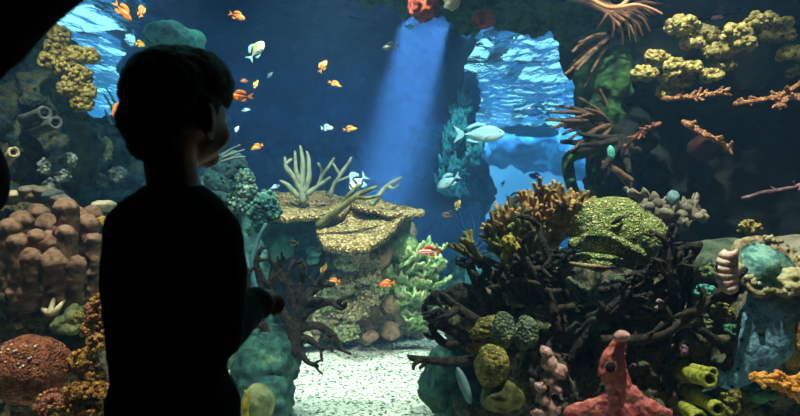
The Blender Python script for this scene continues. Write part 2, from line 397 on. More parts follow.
fan_blue = mat('blue_sea_fan', ['10305a', '1c4878'], 6, .9, .4, 40)
far_green = mat('far_green_dome', ['4ca468', 'a4ecb0', '3c8c60'], 7, .85, .8, 14, dist=.04)
sponge_peach = mat('peach_sponge', ['7c5a48', 'b08a70', '8a7058'], 18, .75, .8, 60, dist=.01)
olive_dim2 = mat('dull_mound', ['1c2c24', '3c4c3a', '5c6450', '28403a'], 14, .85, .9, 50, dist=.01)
clam_m = mat('clam_shell', ['c09488', 'e8c4b4'], 30, .7, .5, 80, dist=.006)
# ------------------------------------------------------------------ organisms
def rock(label, blobs, m, voxel=.02, disp=((.35, .16), (.10, .07), (.035, .03)), name='reef_rock', cat='rock', amp=.25, group=None):
    """blobs in (px, py, depth, half width px, half height px, half depth m)"""
    g = G()
    for i, (px, py, Y, rx, rz, ry) in enumerate(blobs):
        g.blob(P(px, py, Y), (S(rx, Y), ry, S(rz, Y)), 3, amp=amp, freq=1.6, seed=i+len(label))
    o = g.build(name, m, voxel=voxel, disp=disp)
    return tag(o, label, cat, group)

def branchy(g, p, d, L, r, depth, rnd, spread=.6, n=3, taper=.72, up=.25, seg=3, ns=7, shrink=.72):
    pts = [Vector(p)]; rad = [r]; d = Vector(d).normalized()
    for i in range(seg):
        d = (d+Vector((rnd.uniform(-1, 1), rnd.uniform(-1, 1), rnd.uniform(-1, 1)))*.16+Vector((0, 0, up))*.3).normalized()
        pts.append(pts[-1]+d*L/seg); rad.append(r*(1-(1-taper)*(i+1)/seg))
    g.tube(pts, rad, n=ns, smooth=1)
    if depth > 0:
        for k in range(n):
            a = rnd.uniform(0, 2*PI); o = d.orthogonal().normalized(); o.rotate(Matrix.Rotation(a, 3, d))
            dd = (d+o*spread*rnd.uniform(.6, 1.3)).normalized()
            q = pts[-1] if rnd.random() < .6 else pts[-2]
            branchy(g, q-dd*r*.2, dd, L*shrink*rnd.uniform(.8, 1.15), rad[-1]*.93, depth-1, rnd, spread, n, taper, up, seg, ns, shrink)

def coral_paths(name, label, cat, paths, m, ns=9, loc=None, disp=(), group=None, voxel=None, jitter=0, fork=0, knob=None):
    """paths: list of ([(px,py,Y),...], [radius px,...])"""
    g = G(); rk = random.Random(len(label)*7+len(paths))
    if knob is None: knob = 'dark' in name
    extra = []
    for pts, rs in (paths if fork else []):
        for k in range(fork):
            t = rk.uniform(.35, 1)*(len(pts)-1); j = min(int(t), len(pts)-2); f = t-j
            q = [pts[j][i]+(pts[j+1][i]-pts[j][i])*f for i in range(3)]; r = rs[j]+(rs[j+1]-rs[j])*f
            a = math.atan2(-(pts[j+1][1]-pts[j][1]), pts[j+1][0]-pts[j][0])+rk.choice((-1, 1))*rk.uniform(.5, 1.1); L_ = r*rk.uniform(3, 5.5)
            extra.append(([tuple(q), (q[0]+math.cos(a)*L_*.5, q[1]-math.sin(a)*L_*.5, q[2]-.02), (q[0]+math.cos(a*.9)*L_, q[1]-math.sin(a*.9)*L_, q[2]-.03)], [r*.8, r*.62, r*.42]))
    paths = list(paths)+extra
    for pts, rs in (paths if knob else []):
        for j in range(len(pts)-1):
            A_, B_ = P(*pts[j]), P(*pts[j+1])
            for k in range(max(2, int((B_-A_).length/S(3.2, pts[j][2])))):
                t = rk.random(); r = S(rs[j]+(rs[j+1]-rs[j])*t, pts[j][2]); d = Vector((rk.uniform(-1, 1), rk.uniform(-1, .3), rk.uniform(-1, 1))).normalized()
                g.blob(A_.lerp(B_, t)+d*r*.75, r*rk.uniform(.28, .62), 1, amp=.4, seed=k)
    for pts, rs in paths:
        W = [P(*p) for p in pts]
        g.tube(W, [S(r, p[2]) for r, p in zip(rs, pts)], n=ns, smooth=3)
    if jitter: g.wobble(jitter, 14, len(label))
    o = g.build(name, m, loc=loc, disp=disp, voxel=voxel)
    return tag(o, label, cat, group)

def tufts(name, label, cat, px, py, Y, rpx, n, m, seed, small=4.2, flat=.7, group=None, ry=None):
    """cauliflower clump: lobes crowded over a dome"""
    rnd = random.Random(seed); g = G(); c = P(px, py, Y); R_ = S(rpx, Y)
    g.blob(c, (R_*.75, R_*.6, R_*.75*flat), 2)
    for i in range(n):
        z = rnd.uniform(-.6, 1); a = rnd.uniform(0, 2*PI); q = math.sqrt(max(0, 1-z*z))
        s = S(small, Y)*rnd.uniform(.6, 1.25)
        pc = c+Vector((q*math.cos(a)*R_*.9, q*math.sin(a)*R_*.75, z*R_*.85*flat))
        g.blob(pc, (s, s, s*.9), 2, amp=.35, freq=2.5, seed=i)
    return tag(g.build(name, m), label, cat, group)

def tube_sponge(label, base, tip, r0, r1, m, mi, name='tube_sponge', group=None, wob=.15, seed=0, cat='sponge', lip=1.12):
    b, t = P(*base), P(*tip); ax = t-b; L = ax.length; r0 = S(r0, base[2]); r1 = S(r1, tip[2])
    prof = [(r0*.6, -r0*.4), (r0, 0), (r0*.95, L*.25), ((r0+r1)/2*.95, L*.5), (r1*.95, L*.8), (r1*lip, L*.95), (r1*lip*.97, L), (r1*.8, L*1.015), (r1*.50, L*.97), (r1*.42, L*.8)]
    g = G().lathe(prof, b, ax, 22, wob, seed)
    o = g.build(name, m, loc=b); tag(o, label, cat, group)
    g2 = G().lathe([(r1*.50, L*.972), (r1*.46, L*.965), (r1*.1, L*.96)], b, ax, 22, wob, seed)
    g2.build('opening', mi, root=o)
    return o

def lettuce_coral(name, label, cat, px, py, Y, w, h, m, seed, n=5, group=None, lean=.5):
    """overlapping ruffled leaves"""
    rnd = random.Random(seed); root = None; n = int(n*1.8)
    for k in range(n):
        cx = px+rnd.uniform(-.36, .36)*w; cy = py+h*.42-(k/max(1, n-1))*h*.8+rnd.uniform(-.12, .12)*h; yy = Y+rnd.uniform(-.08, .08)
        hw = S(w*.36*rnd.uniform(.5, 1.3), Y); hh = S(h*.34*rnd.uniform(.6, 1.6), Y); ph = rnd.uniform(0, 6); ang = rnd.uniform(-.9, .9); c0 = P(cx, cy, yy); tl = rnd.uniform(-.5, .7)
        def fn(u, v, hw=hw, hh=hh, ph=ph, ang=ang, c0=c0, tl=tl):
            a = (u-.5)*PI*1.15+ang
            rr = v*(hw*(1+.14*math.sin(a*3+ph)+.06*math.sin(a*13+ph*3)))
            x = math.sin(a)*rr; y = -math.cos(a)*rr*.65
            z = v*v*hh*.55+math.sin(a*6+ph)*hh*.36*v*v+math.sin(a*15+ph*2)*hh*.2*v**3+tl*x*v
            return c0+Vector((x, y+.1, z+hh*.15))
        g = G().grid(fn, 54, 9, thick=S(1.8, Y)).wobble(hw*.12, 2.2/hw, k)
        if root is None: root = g.build(name, m); tag(root, label, cat, group)
        else: g.build('ruffled_leaf', m, root=root)
    return root

def plate(name, label, cat, px, py, Y, rx, ry, th, tilt, m, seed, stalk=True, group=None, stalk_m=None):
    """table coral: a broad irregular disc on a stalk. rx, th px; ry metres; tilt = rise (m) per m towards the back, right"""
    c = P(px, py, Y); RX = S(rx, Y); T = S(th, Y); n = 72; V, Fc = [], []
    rings = [0, .25, .5, .7, .85, .95, 1.0, .97, .8, .5, .2]
    for i, q in enumerate(rings):
        for k in range(n):
            a = 2*PI*k/n
            e = 1+.20*noise.noise(Vector((math.cos(a)*1.4+seed, math.sin(a)*1.4, seed)))+.07*noise.noise(Vector((math.cos(a)*6, math.sin(a)*6, seed)))
            x = math.cos(a)*RX*q*e; y = math.sin(a)*ry*q*e
            up = i <= 6
            z = (0 if up else -T*(1.0+.9*(1-q)))+tilt[0]*x+tilt[1]*y+(.5*T*q*q if up else 0)
            z += T*.5*noise.noise(Vector((x*9, y*9, seed)))+(T*.25*noise.noise(Vector((x*30, y*30, seed))) if up else 0)
            V.append((c+Vector((x, y, z)))[:])
    m_ = len(rings)
    for i in range(m_-1):
        for k in range(n): Fc.append((i*n+k, i*n+(k+1) % n, (i+1)*n+(k+1) % n, (i+1)*n+k))
    Fc.append(tuple((m_-1)*n+k for k in range(n))); Fc.append(tuple(range(n))[::-1])
    g = G(); g.add(V, Fc); o = g.build(name, m); tag(o, label, cat, group)
    if stalk:
        b = c+Vector((0, .05, -T)); g = G().lathe([(RX*.45, 0), (RX*.25, -T*2), (RX*.2, -T*4), (RX*.3, -T*7)], b, (0, 0, 1), 18, .4, seed); g.build('stalk', stalk_m or m, root=o)
    return o

def dome(name, label, cat, px, py, Y, rx, rz, ry, m, amp=.12, seed=1, sub=5, group=None, rot=None, disp=((.05, .012),)):
    g = G().blob(P(px, py, Y), (S(rx, Y), ry, S(rz, Y)), sub, rot=rot, amp=amp, freq=1.3, seed=seed)
    return tag(g.build(name, m, disp=disp), label, cat, group)

# ================================================================== RIGHT REEF
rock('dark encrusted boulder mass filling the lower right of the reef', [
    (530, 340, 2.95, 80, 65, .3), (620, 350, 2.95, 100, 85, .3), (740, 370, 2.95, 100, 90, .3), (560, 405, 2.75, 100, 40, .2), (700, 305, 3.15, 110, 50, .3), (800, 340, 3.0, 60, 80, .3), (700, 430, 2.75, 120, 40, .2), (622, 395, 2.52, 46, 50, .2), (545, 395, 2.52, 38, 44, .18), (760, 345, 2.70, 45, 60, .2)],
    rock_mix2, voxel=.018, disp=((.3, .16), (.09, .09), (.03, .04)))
rock('teal green rock foot standing on the sand under the dark branching coral', [
    (455, 375, 2.95, 26, 32, .2), (440, 392, 2.9, 18, 18, .15), (475, 400, 2.85, 30, 28, .2)], rock_teal, voxel=.014, disp=((.2, .08), (.05, .03)))
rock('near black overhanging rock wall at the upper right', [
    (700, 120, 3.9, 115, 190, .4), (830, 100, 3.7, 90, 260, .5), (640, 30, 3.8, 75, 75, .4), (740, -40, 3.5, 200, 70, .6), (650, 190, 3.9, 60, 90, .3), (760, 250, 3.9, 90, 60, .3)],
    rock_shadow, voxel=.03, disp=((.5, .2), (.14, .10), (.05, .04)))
rock('green algae covered rock arch spanning above the blue opening', [
    (372, -8, 3.9, 26, 9, .2), (400, -12, 3.9, 34, 18, .25), (440, -10, 3.85, 40, 24, .3), (470, 4, 3.8, 28, 22, .25), (502, -1, 3.8, 34, 22, .25), (535, 2, 3.75, 40, 25, .3), (575, 4, 3.7, 40, 28, .3), (610, 8, 3.65, 45, 36, .35), (590, 30, 3.6, 26, 16, .2)],
    rock_green, voxel=.018, disp=((.2, .12), (.07, .06), (.03, .03)))
rock('mossy green rock hump jutting beside the upper right opening', [
    (604, 84, 3.5, 26, 40, .25), (625, 66, 3.6, 32, 32, .25), (600, 112, 3.5, 20, 24, .2)], rock_green, voxel=.014, disp=((.15, .05), (.05, .02)))
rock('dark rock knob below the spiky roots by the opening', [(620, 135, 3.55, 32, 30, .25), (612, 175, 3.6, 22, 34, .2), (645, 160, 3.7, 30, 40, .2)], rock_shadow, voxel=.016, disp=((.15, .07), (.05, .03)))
# hanging sponges on the arch
tag(G().blob(P(424, 6, 3.6), (S(15, 3.6), .08, S(15, 3.6)), 4, amp=.2, freq=3, seed=3).build('hanging_sponge', red_sponge, disp=((.03, .02),)), 'rusty red round sponge hanging from the left of the rock arch', 'sponge')
tag(G().blob(P(484, 19, 3.55), (S(12, 3.6), .07, S(9, 3.6)), 4, amp=.2, freq=3, seed=5).build('hanging_sponge', red_sponge, disp=((.03, .02),)), 'smaller rust orange sponge hanging at the middle of the rock arch', 'sponge')
tag(G().blob(P(452, 1, 3.6), (S(8, 3.6), .06, S(9, 3.6)), 3, amp=.25, freq=3, seed=8).build('hanging_sponge', sponge_cream, disp=((.03, .02),)), 'pale tan lump hanging between the two rusty sponges', 'sponge')

# gorgonian strands arching over the top
rnd = random.Random(4)
paths = []
for k, (x1, y1) in enumerate([(650, 34), (636, 38), (626, 30), (655, 18), (664, 8), (612, 22)]):
    for z in range(3): paths.append(([(560+8*k-4*z, -8+2*z, 3.35), (595+4*k-3*z, 0+k*2+2*z, 3.2), ((600+x1)/2+12-6*z, (y1)/2-2+3*z, 3.15), (x1-7*z, y1+5*z-3, 3.2)], [1.9, 1.8, 1.5, .9]))
coral_paths('gorgonian', 'tan stringy sea whips arching over the top of the rock arch', 'coral', paths, gorg_tan, ns=7, jitter=.006)
coral_paths('gorgonian', 'bright orange tan sea whip forking at the very top edge', 'coral', [([(585, -4, 3.1), (605, 6, 3.05), (618, 7, 3.05), (628, 0, 3.05), (640, -12, 3.05)], [1.8, 2.2, 2.4, 2, 1.8]), ([(618, 7, 3.05), (640, 5, 3.05), (662, 14, 3.1)], [2, 1.5, 1.1])], gorg_tan2, ns=8, jitter=.004)
def frond(label, root_, tips, r0, r1, m, name='sea_whip', bend=5, seed=0, Yt=-.15):
    rnd = random.Random(seed); paths = []
    for (x, y) in tips:
        mx_, my_ = (root_[0]+x)/2, (root_[1]+y)/2-bend*rnd.uniform(.4, 1.2)
        Yq = root_[2]+Yt*rnd.uniform(.2, 1.4)
        paths.append(([root_, (mx_, my_, (root_[2]+Yq)/2), (x, y, Yq)], [r0, (r0+r1)/2*rnd.uniform(.8, 1.2), r1]))
    return coral_paths(name, label, 'coral', paths, m, ns=7, jitter=.008)
frond('brown fan of finger fronds beside the upper right of the opening', (618, 32, 3.3), [(566, 74), (573, 62), (572, 52), (580, 42), (583, 88), (592, 72), (602, 40), (577, 70), (569, 68), (576, 47)], 3.2, 1.5, root_brown, seed=1)
frond('spiky dark brown roots reaching left into the opening', (612, 124, 3.35), [(550, 112), (546, 120), (556, 106), (568, 140), (566, 128), (572, 150), (578, 98), (590, 160), (585, 108), (600, 90), (560, 124), (552, 128), (575, 118), (563, 134)], 3.4, 1.3, root_brown, bend=4, seed=2)
frond('lower cluster of blunt dark fingers below the spiky roots', (622, 138, 3.3), [(562, 142), (570, 152), (580, 134), (592, 162), (602, 168), (630, 172), (640, 150), (580, 146)], 4.5, 2.4, branch_dark, bend=-3, seed=7)
coral_paths('looped_sponge', 'green ridged rope sponge looping down at the edge of the opening', 'sponge', [([(606, 150, 3.4), (586, 150, 3.4), (569, 160, 3.4), (571, 182, 3.4), (578, 203, 3.4)], [6, 7, 6.5, 6, 6]), ([(590, 152, 3.45), (592, 172, 3.45), (598, 200, 3.45)], [6, 5.5, 6])], rock_green, ns=12, jitter=.012)
tag(G().blob(P(611, 153, 3.2), (S(3.5, 3.2), .02, S(8, 3.2)), 3, amp=.2, seed=2).build('oval_sponge', cave_teal), 'small pale green oval sponge stuck to the dark rock knob', 'sponge')
coral_paths('finger_coral', 'dull brown drooping finger coral below the dark rock knob', 'coral', [([(603, 163, 3.25), (618, 172, 3.2), (628, 182, 3.2), (629, 190, 3.2)], [2.5, 4, 4.5, 3]), ([(618, 172, 3.2), (632, 180, 3.15)], [3, 2.5])], root_brown, jitter=.006)

# yellow tufted corals, upper right
TF = [(683, 27, 20, 'yellow tan tufted coral, topmost at the left of the upper clump'), (704, 36, 16, 'yellow tan tufted coral next to the topmost one, slightly lower'), (735, 34, 17, 'pale yellow tufted coral at the middle of the upper right wall'),
      (718, 52, 16, 'yellow tufted coral under the middle of the upper clump'), (692, 43, 12, 'small orange tan tufted coral below the top pair'), (744, 44, 14, 'orange tinted tufted coral right of the middle'),
      (722, 66, 13, 'round yellow tufted coral hanging lowest in the middle'), (711, 76, 11, 'small bright yellow tufted coral under the middle column'), (657, 58, 13, 'green yellow tufted coral high on the left stalk'), (644, 74, 14, 'dim green tufted coral at the left end of the clump'),
      (675, 66, 12, 'grey green tufted coral between the left stalk and middle'), (677, 80, 17, 'bright yellow green tufted coral low on the left'), (668, 93, 14, 'shadowed green tufted coral at the bottom left'), (760, 21, 17, 'yellow tan tufted coral high on the right arc'),
      (778, 36, 18, 'yellow tufted coral on the right arc below the highest'), (790, 54, 14, 'yellow green tufted coral lower on the right arc'), (782, 24, 10, 'small tan tufted coral behind the right arc'), (796, 70, 13, 'yellow coral tuft cut by the right picture edge'), (693, 68, 10, 'small dim purple grey tufted coral in the middle shade')]
for i, (x, y, r, lb) in enumerate(TF):
    tufts('tufted_coral', lb, 'coral', x, y, 3.05+.12*math.sin(i*2.3), r*.82, 50 if r > 13 else 34, yellow_t, 30+i, small=3.9, group='yellow tufted corals on the upper right wall')
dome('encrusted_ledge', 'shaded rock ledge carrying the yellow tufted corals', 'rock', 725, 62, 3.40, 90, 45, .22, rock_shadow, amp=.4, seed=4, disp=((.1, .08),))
g = G()
for (x, y, a) in [(722, 10, 7), (731, 19, 8), (717, 19, 6), (735, 9, 6)]: g.blob(P(x, y, 3.3), (S(a, 3.3), .03, S(a*.55, 3.3)), 3, amp=.3, freq=2, seed=x)
tag(g.build('crust_sponge', pale_pink), 'dusty pink scaly crust above the yellow tufted corals', 'sponge')
def twig(label, pts, side, m, seed, r=2.5, name='knobby_branch_coral'):
    rnd = random.Random(seed); g = G(); W = [P(*p) for p in pts]
    g.tube(W, [S(r, p[2])*(1-.35*i/len(pts)) for i, p in enumerate(pts)], n=9, smooth=3)
    for k in range(side*7):
        t = rnd.uniform(0, 1)*(len(W)-1); i = min(int(t), len(W)-2); q = W[i].lerp(W[i+1], t-i); g.blob(q+Vector((rnd.uniform(-1, 1), rnd.uniform(-1, 0), rnd.uniform(-1, 1))).normalized()*S(r*.7, 3), S(r*rnd.uniform(.25, .55), 3), 1, amp=.3, seed=k)
    for k in range(int(side*2.2)):
        t = rnd.uniform(.02, .98)*(len(W)-1); i = int(t); q = W[i].lerp(W[i+1], t-i); d = (W[i+1]-W[i]).normalized()
        dd = (d*.6+Vector((rnd.uniform(-1, 1), rnd.uniform(-1, .2), rnd.uniform(-1, 1)))*.8).normalized(); Lb = S(rnd.uniform(3, 8), 3)
        g.tube([q, q+dd*Lb*.6, q+dd*Lb+d*Lb*.2], [S(r*.6, 3), S(r*.5, 3), S(r*.35, 3)], n=8, smooth=1)
        g.blob(q+dd*Lb, S(r*.38, 3), 2, amp=.3, seed=k)
    g.wobble(.006, 22, seed)
    return tag(g.build(name, m), label, 'coral')
twig('peach knobby branch lying under the lowest yellow tufts', [(664, 99, 3.0), (684, 98, 2.95), (702, 95, 2.95), (725, 93, 2.95)], 12, orange_c, 1)
twig('forked orange branch coral reaching from the right picture edge', [(802, 82, 2.95), (788, 92, 2.9), (770, 98, 2.9), (735, 104, 2.95)], 10, orange_c, 2, r=2.8)
twig('short orange stub with antler ends by the right picture edge', [(802, 96, 2.9), (786, 98, 2.9), (778, 106, 2.9)], 8, orange_c, 3, r=3)
twig('bright orange knobby branch hanging in the dark middle', [(684, 122, 3.0), (700, 132, 2.95), (714, 138, 2.95), (731, 149, 3.0)], 12, orange_c, 4, r=2.8)
twig('dim salmon knobby branch left of the bright one', [(659, 124, 3.1), (645, 130, 3.1), (632, 140, 3.15), (622, 150, 3.2)], 12, orange_c2, 5, r=2.5)
twig('dark mauve branch in the shade near the right edge', [(802, 184, 3.0), (780, 190, 3.0), (760, 193, 3.05), (742, 198, 3.1)], 3, mauve, 6, r=1.8)
dome('sponge', 'dark maroon ball sponge behind the hanging orange branch', 'sponge', 705, 148, 3.35, 15, 13, .1, maroon, amp=.2, seed=9, disp=())

# boulder coral with folds
g = G().blob(P(618, 233, 2.600), (S(47, 2.75), .15, S(31, 2.75)), 5, rot=(0, .30, 0), amp=.10, seed=3)
g.blob(P(594, 214, 2.650), (S(27, 2.8), .13, S(14, 2.8)), 3, rot=(0, .15, 0)).blob(P(594, 261, 2.510), (S(30, 2.7), .12, S(6, 2.7)), 3, rot=(0, .06, 0)).blob(P(646, 240, 2.550), (S(17, 2.7), .10, S(24, 2.7)), 3, rot=(0, .1, 0))
g.tube([P(572, 246, 2.450), P(592, 236, 2.410), P(608, 238, 2.400), P(626, 248, 2.410), P(640, 254, 2.450)], [S(5, 2.6), S(6, 2.6), S(6, 2.6), S(6, 2.6), S(5, 2.6)], n=12)
o = g.build('boulder_coral', green_boulder, voxel=.008, disp=((.12, .035), (.025, .006))); tag(o, 'big lime green boulder coral with a folded lip on the right reef', 'coral')
G().tube([P(612, 224, 2.450), P(618, 220, 2.440), P(623, 217, 2.455)], [S(1.2, 2.6), S(2.4, 2.6), S(1.2, 2.6)], n=8).build('dark_slot', black_in, root=o)
G().tube([P(570, 263, 2.410), P(590, 266, 2.395), P(612, 267, 2.400), P(626, 265, 2.430)], [S(1.5, 2.5), S(2.2, 2.5), S(2.2, 2.5), S(1, 2.5)], n=8).build('pale_lip', bowl_rim, root=o)

# finger corals fan (tan), left crown of right reef
rnd = random.Random(11)
FC = [(540, 262, 2.66, .44, 'tan many fingered coral crowning the right reef beside the opening', branch_brown), (517, 275, 2.62, .36, 'shorter olive fingered coral on the left shoulder of the right reef', branch_olive), (562, 228, 2.62, .17, 'brown fingered coral touching the left of the lime boulder coral', branch_brown), (530, 305, 2.5, .26, 'dark fingered coral lower on the right reef front', branch_dark2)]
for i, (x, y, Y, h, lb, m) in enumerate(FC):
    g = G(); b = P(x, y, Y)
    for k in range(13):
        a = -1.15+1.9*k/12
        branchy(g, b, (math.sin(a)*1.0, -.45+.5*rnd.random(), math.cos(a)*.95), h*.42*rnd.uniform(.8, 1.15), S(4.2, Y), 2, rnd, spread=.6, n=4, taper=.82, up=.3, shrink=.55)
    tag(g.build('finger_coral', m), lb, 'coral', 'finger corals on the crown of the right reef')

# dark thick branching corals in front
coral_paths('dark_branching_coral', 'black hand like coral branch reaching out over the sand', 'coral', [
    ([(500, 352, 2.6), (470, 360, 2.55), (445, 362, 2.5), (422, 360, 2.5), (410, 358, 2.5)], [5, 5, 4.6, 4, 2.5]), ([(422, 360, 2.5), (414, 364, 2.48), (413, 369, 2.48)], [3, 2.2, 1.5]), ([(428, 361, 2.5), (420, 368, 2.48)], [3, 1.8]), ([(420, 359, 2.5), (408, 356, 2.5)], [3, 1.6])], branch_dark, jitter=.004)
coral_paths('dark_branching_coral', 'black thick branches fanning left from the right reef', 'coral', [
    ([(495, 345, 2.65), (470, 338, 2.6), (445, 327, 2.55), (428, 316, 2.55), (424, 306, 2.55)], [7, 6.5, 5.5, 4.5, 2.5]), ([(500, 335, 2.6), (478, 322, 2.55), (458, 308, 2.55), (436, 293, 2.55), (431, 302, 2.55)], [7, 6, 5, 3.5, 2]),
    ([(470, 338, 2.6), (448, 345, 2.55), (436, 336, 2.55), (430, 326, 2.55)], [5, 4.5, 4, 2.5]), ([(458, 308, 2.55), (445, 316, 2.5), (425, 318, 2.5)], [4.5, 4, 2.5])], branch_dark, jitter=.005, fork=2)
coral_paths('dark_branching_coral', 'black palm shaped coral branch standing before the blue opening', 'coral', [
    ([(505, 330, 2.7), (488, 306, 2.65), (477, 284, 2.6), (470, 266, 2.6)], [7, 6, 5.5, 5]), ([(470, 266, 2.6), (462, 258, 2.6)], [3.5, 1.8]), ([(471, 265, 2.6), (468, 253, 2.6)], [3.2, 1.6]), ([(470, 268, 2.6), (457, 264, 2.6)], [3, 1.5]), ([(472, 266, 2.6), (475, 255, 2.6)], [3, 1.5]),
    ([(500, 320, 2.65), (496, 290, 2.6), (486, 268, 2.6), (478, 262, 2.6)], [6, 5, 4.4, 3.4])], branch_dark, jitter=.004, fork=1)
coral_paths('dark_branching_coral', 'low black mound of coral stems above the sand edge', 'coral', [
    ([(500, 312, 2.75), (470, 300, 2.75), (448, 297, 2.75), (428, 301, 2.75)], [14, 13, 9, 4]), ([(480, 300, 2.75), (462, 290, 2.75), (452, 292, 2.75)], [9, 8, 6])], branch_dark, jitter=.01)
rnd = random.Random(21)
SP = [([(560, 330), (548, 300), (532, 270), (520, 250)], 6, 'slanting dark coral stem below the tan fingered coral'), ([(578, 310), (560, 285), (548, 255), (538, 225)], 5, 'dark coral trunk standing at the left of the lime boulder coral'),
      ([(590, 320), (640, 300), (675, 275), (700, 245)], 7, 'long dark branch crossing below the lime boulder coral'), ([(600, 340), (660, 335), (710, 300), (745, 270)], 6, 'dark branch sweeping up towards the teal bowl coral'),
      ([(640, 400), (650, 360), (672, 320), (690, 280)], 8, 'thick dark stem rising right of the pink sponge'), ([(560, 310), (600, 312), (640, 322), (690, 318)], 6, 'dark branch lying flat across the reef centre'),
      ([(700, 350), (680, 320), (672, 290), (668, 250)], 6, 'upright dark stem under the grey leather coral'), ([(570, 360), (590, 330), (612, 305), (650, 280)], 5, 'thin dark branch behind the pink sponge top'),
      ([(720, 345), (700, 330), (680, 338), (655, 345)], 5, 'short dark branch beside the blue sponge'), ([(530, 390), (545, 360), (552, 330), (575, 305)], 6, 'dark stem rising beside the olive ball sponge'), ([(530, 372), (548, 392), (556, 414)], 3.5, 'small black stem in front of the pale pink crust'),
      ([(600, 290), (625, 285), (655, 262), (672, 225)], 4, 'knobbed dark branch curving up behind the lime coral')]
for i, (pp, r, lb) in enumerate(SP):
    n_ = len(pp); Yb = 2.40+.06*math.sin(i*1.7); paths = [([(x, y, Yb+.03*math.sin(k*2+i)) for k, (x, y) in enumerate(pp)], [r*(1-.45*k/(n_-1)) for k in range(n_)])]
    for k in range(5):
        t = rnd.uniform(.3, 1)*(n_-1); j = min(int(t), n_-2); q = (pp[j][0]+(pp[j+1][0]-pp[j][0])*(t-j), pp[j][1]+(pp[j+1][1]-pp[j][1])*(t-j)); a = rnd.uniform(-.4, PI+.4); L_ = rnd.uniform(12, 30)
        paths.append(([(q[0], q[1], Yb), (q[0]+math.cos(a)*L_*.5, q[1]-math.sin(a)*L_*.5, Yb-.03), (q[0]+math.cos(a+.3)*L_, q[1]-math.sin(a+.3)*L_, Yb-.02)], [r*.62, r*.5, r*.34]))
    coral_paths('dark_stem_coral', lb, 'coral', paths, branch_dark if i % 3 else branch_dark2, jitter=.006, fork=1, group='dark stem corals woven over the right reef')

# sponges and small growth on right reef
g = G().blob(P(513, 255, 2.5), (S(8, 2.5), .03, S(17, 2.5)), 4, rot=(0, .1, 0), amp=.35, freq=2, seed=4).blob(P(510, 242, 2.5), (S(6, 2.5), .03, S(10, 2.5)), 3, amp=.3, seed=8)
tag(g.build('yellow_sponge', yellow_patch, voxel=.005, disp=((.06, .06), (.015, .012))), 'mustard yellow sponge patch among the tan fingered corals', 'sponge')
g = G().blob(P(486, 327, 2.42), (S(17, 2.4), .05, S(9, 2.4)), 4, rot=(0, -.5, 0), amp=.3, freq=2, seed=4)
tag(g.build('yellow_sponge', olive_ball, voxel=.006, disp=((.02, .01),)), 'yellowish lobe of sponge above the olive ball sponge', 'sponge')
dome('ball_sponge', 'olive yellow ball sponge low on the left of the right reef', 'sponge', 492, 366, 2.30, 17, 21, .07, olive_ball, seed=6)
dome('ball_sponge', 'dull green oval sponge right under the olive ball sponge', 'sponge', 503, 396, 2.30, 20, 16, .07, branch_olive, seed=16, amp=.3)
dome('dome_coral', 'green grey pitted dome coral, left of the pair', 'coral', 503, 330, 2.38, 13, 17, .06, pitted, seed=7, amp=.2)
dome('dome_coral', 'green grey pitted dome coral, right of the pair', 'coral', 526, 333, 2.38, 12, 17, .06, pitted, seed=12, amp=.2)
tag(G().blob(P(464, 385, 2.38), (S(4.5, 2.4), .015, S(19, 2.4)), 4, rot=(0, -.35, 0), amp=.15, seed=2).build('blade_sponge', blade_m), 'pale blue grey blade standing beside the olive ball sponge', 'sponge')
g = G()
for (x, y, a) in [(549, 362, 9), (559, 372, 9), (547, 378, 7), (556, 388, 7), (540, 386, 6), (544, 398, 8), (552, 408, 9), (538, 412, 8), (546, 352, 6)]: g.blob(P(x, y, 2.32), (S(a, 2.3), .035, S(a*.9, 2.3)), 3, amp=.2, freq=2, seed=x)
tag(g.build('pink_crust', pale_pink, voxel=.006, disp=((.03, .01),)), 'pale pink lumpy crust at the bottom left of the pink sponge', 'sponge')
# pink sponge
g = G()
for pts, rs in [([(622, 338), (615, 353), (613, 368), (620, 388), (622, 412)], [6, 10, 15, 13, 21]), ([(618, 396), (600, 408), (572, 414)], [15, 12, 9]), ([(628, 400), (646, 410), (664, 418)], [16, 12, 11])]:
    g.tube([P(x, y, 2.25+.0*k) for k, (x, y) in enumerate(pts)], [S(r, 2.25) for r in rs], n=14, smooth=3, flat=.38)
pk = g.build('pink_sponge', pink, voxel=.006, disp=((.07, .018), (.02, .008))); tag(pk, 'coral pink branching sponge with one round hole at the bottom', 'sponge')
g = G().lathe([(S(5.5, 2.2), 0), (S(6.4, 2.2), .004), (S(5.8, 2.2), .006), (S(5, 2.2), .003)], P(610, 367, 2.213)+Vector((0, 0, 0)), (0.05, -1, .1), 24, .05)
g.build('hole_rim', pink, root=pk)
G().lathe([(S(5.2, 2.2), 0), (S(5, 2.2), .007), (S(1, 2.2), .0075)], P(610, 367, 2.212), (0.05, -1, .1), 24).build('round_hole', black_in, root=pk)
G().blob(P(622, 336, 2.22), (S(8, 2.2), .025, S(6, 2.2)), 3, amp=.2, seed=1).build('pale_tip', pale_pink, root=pk)
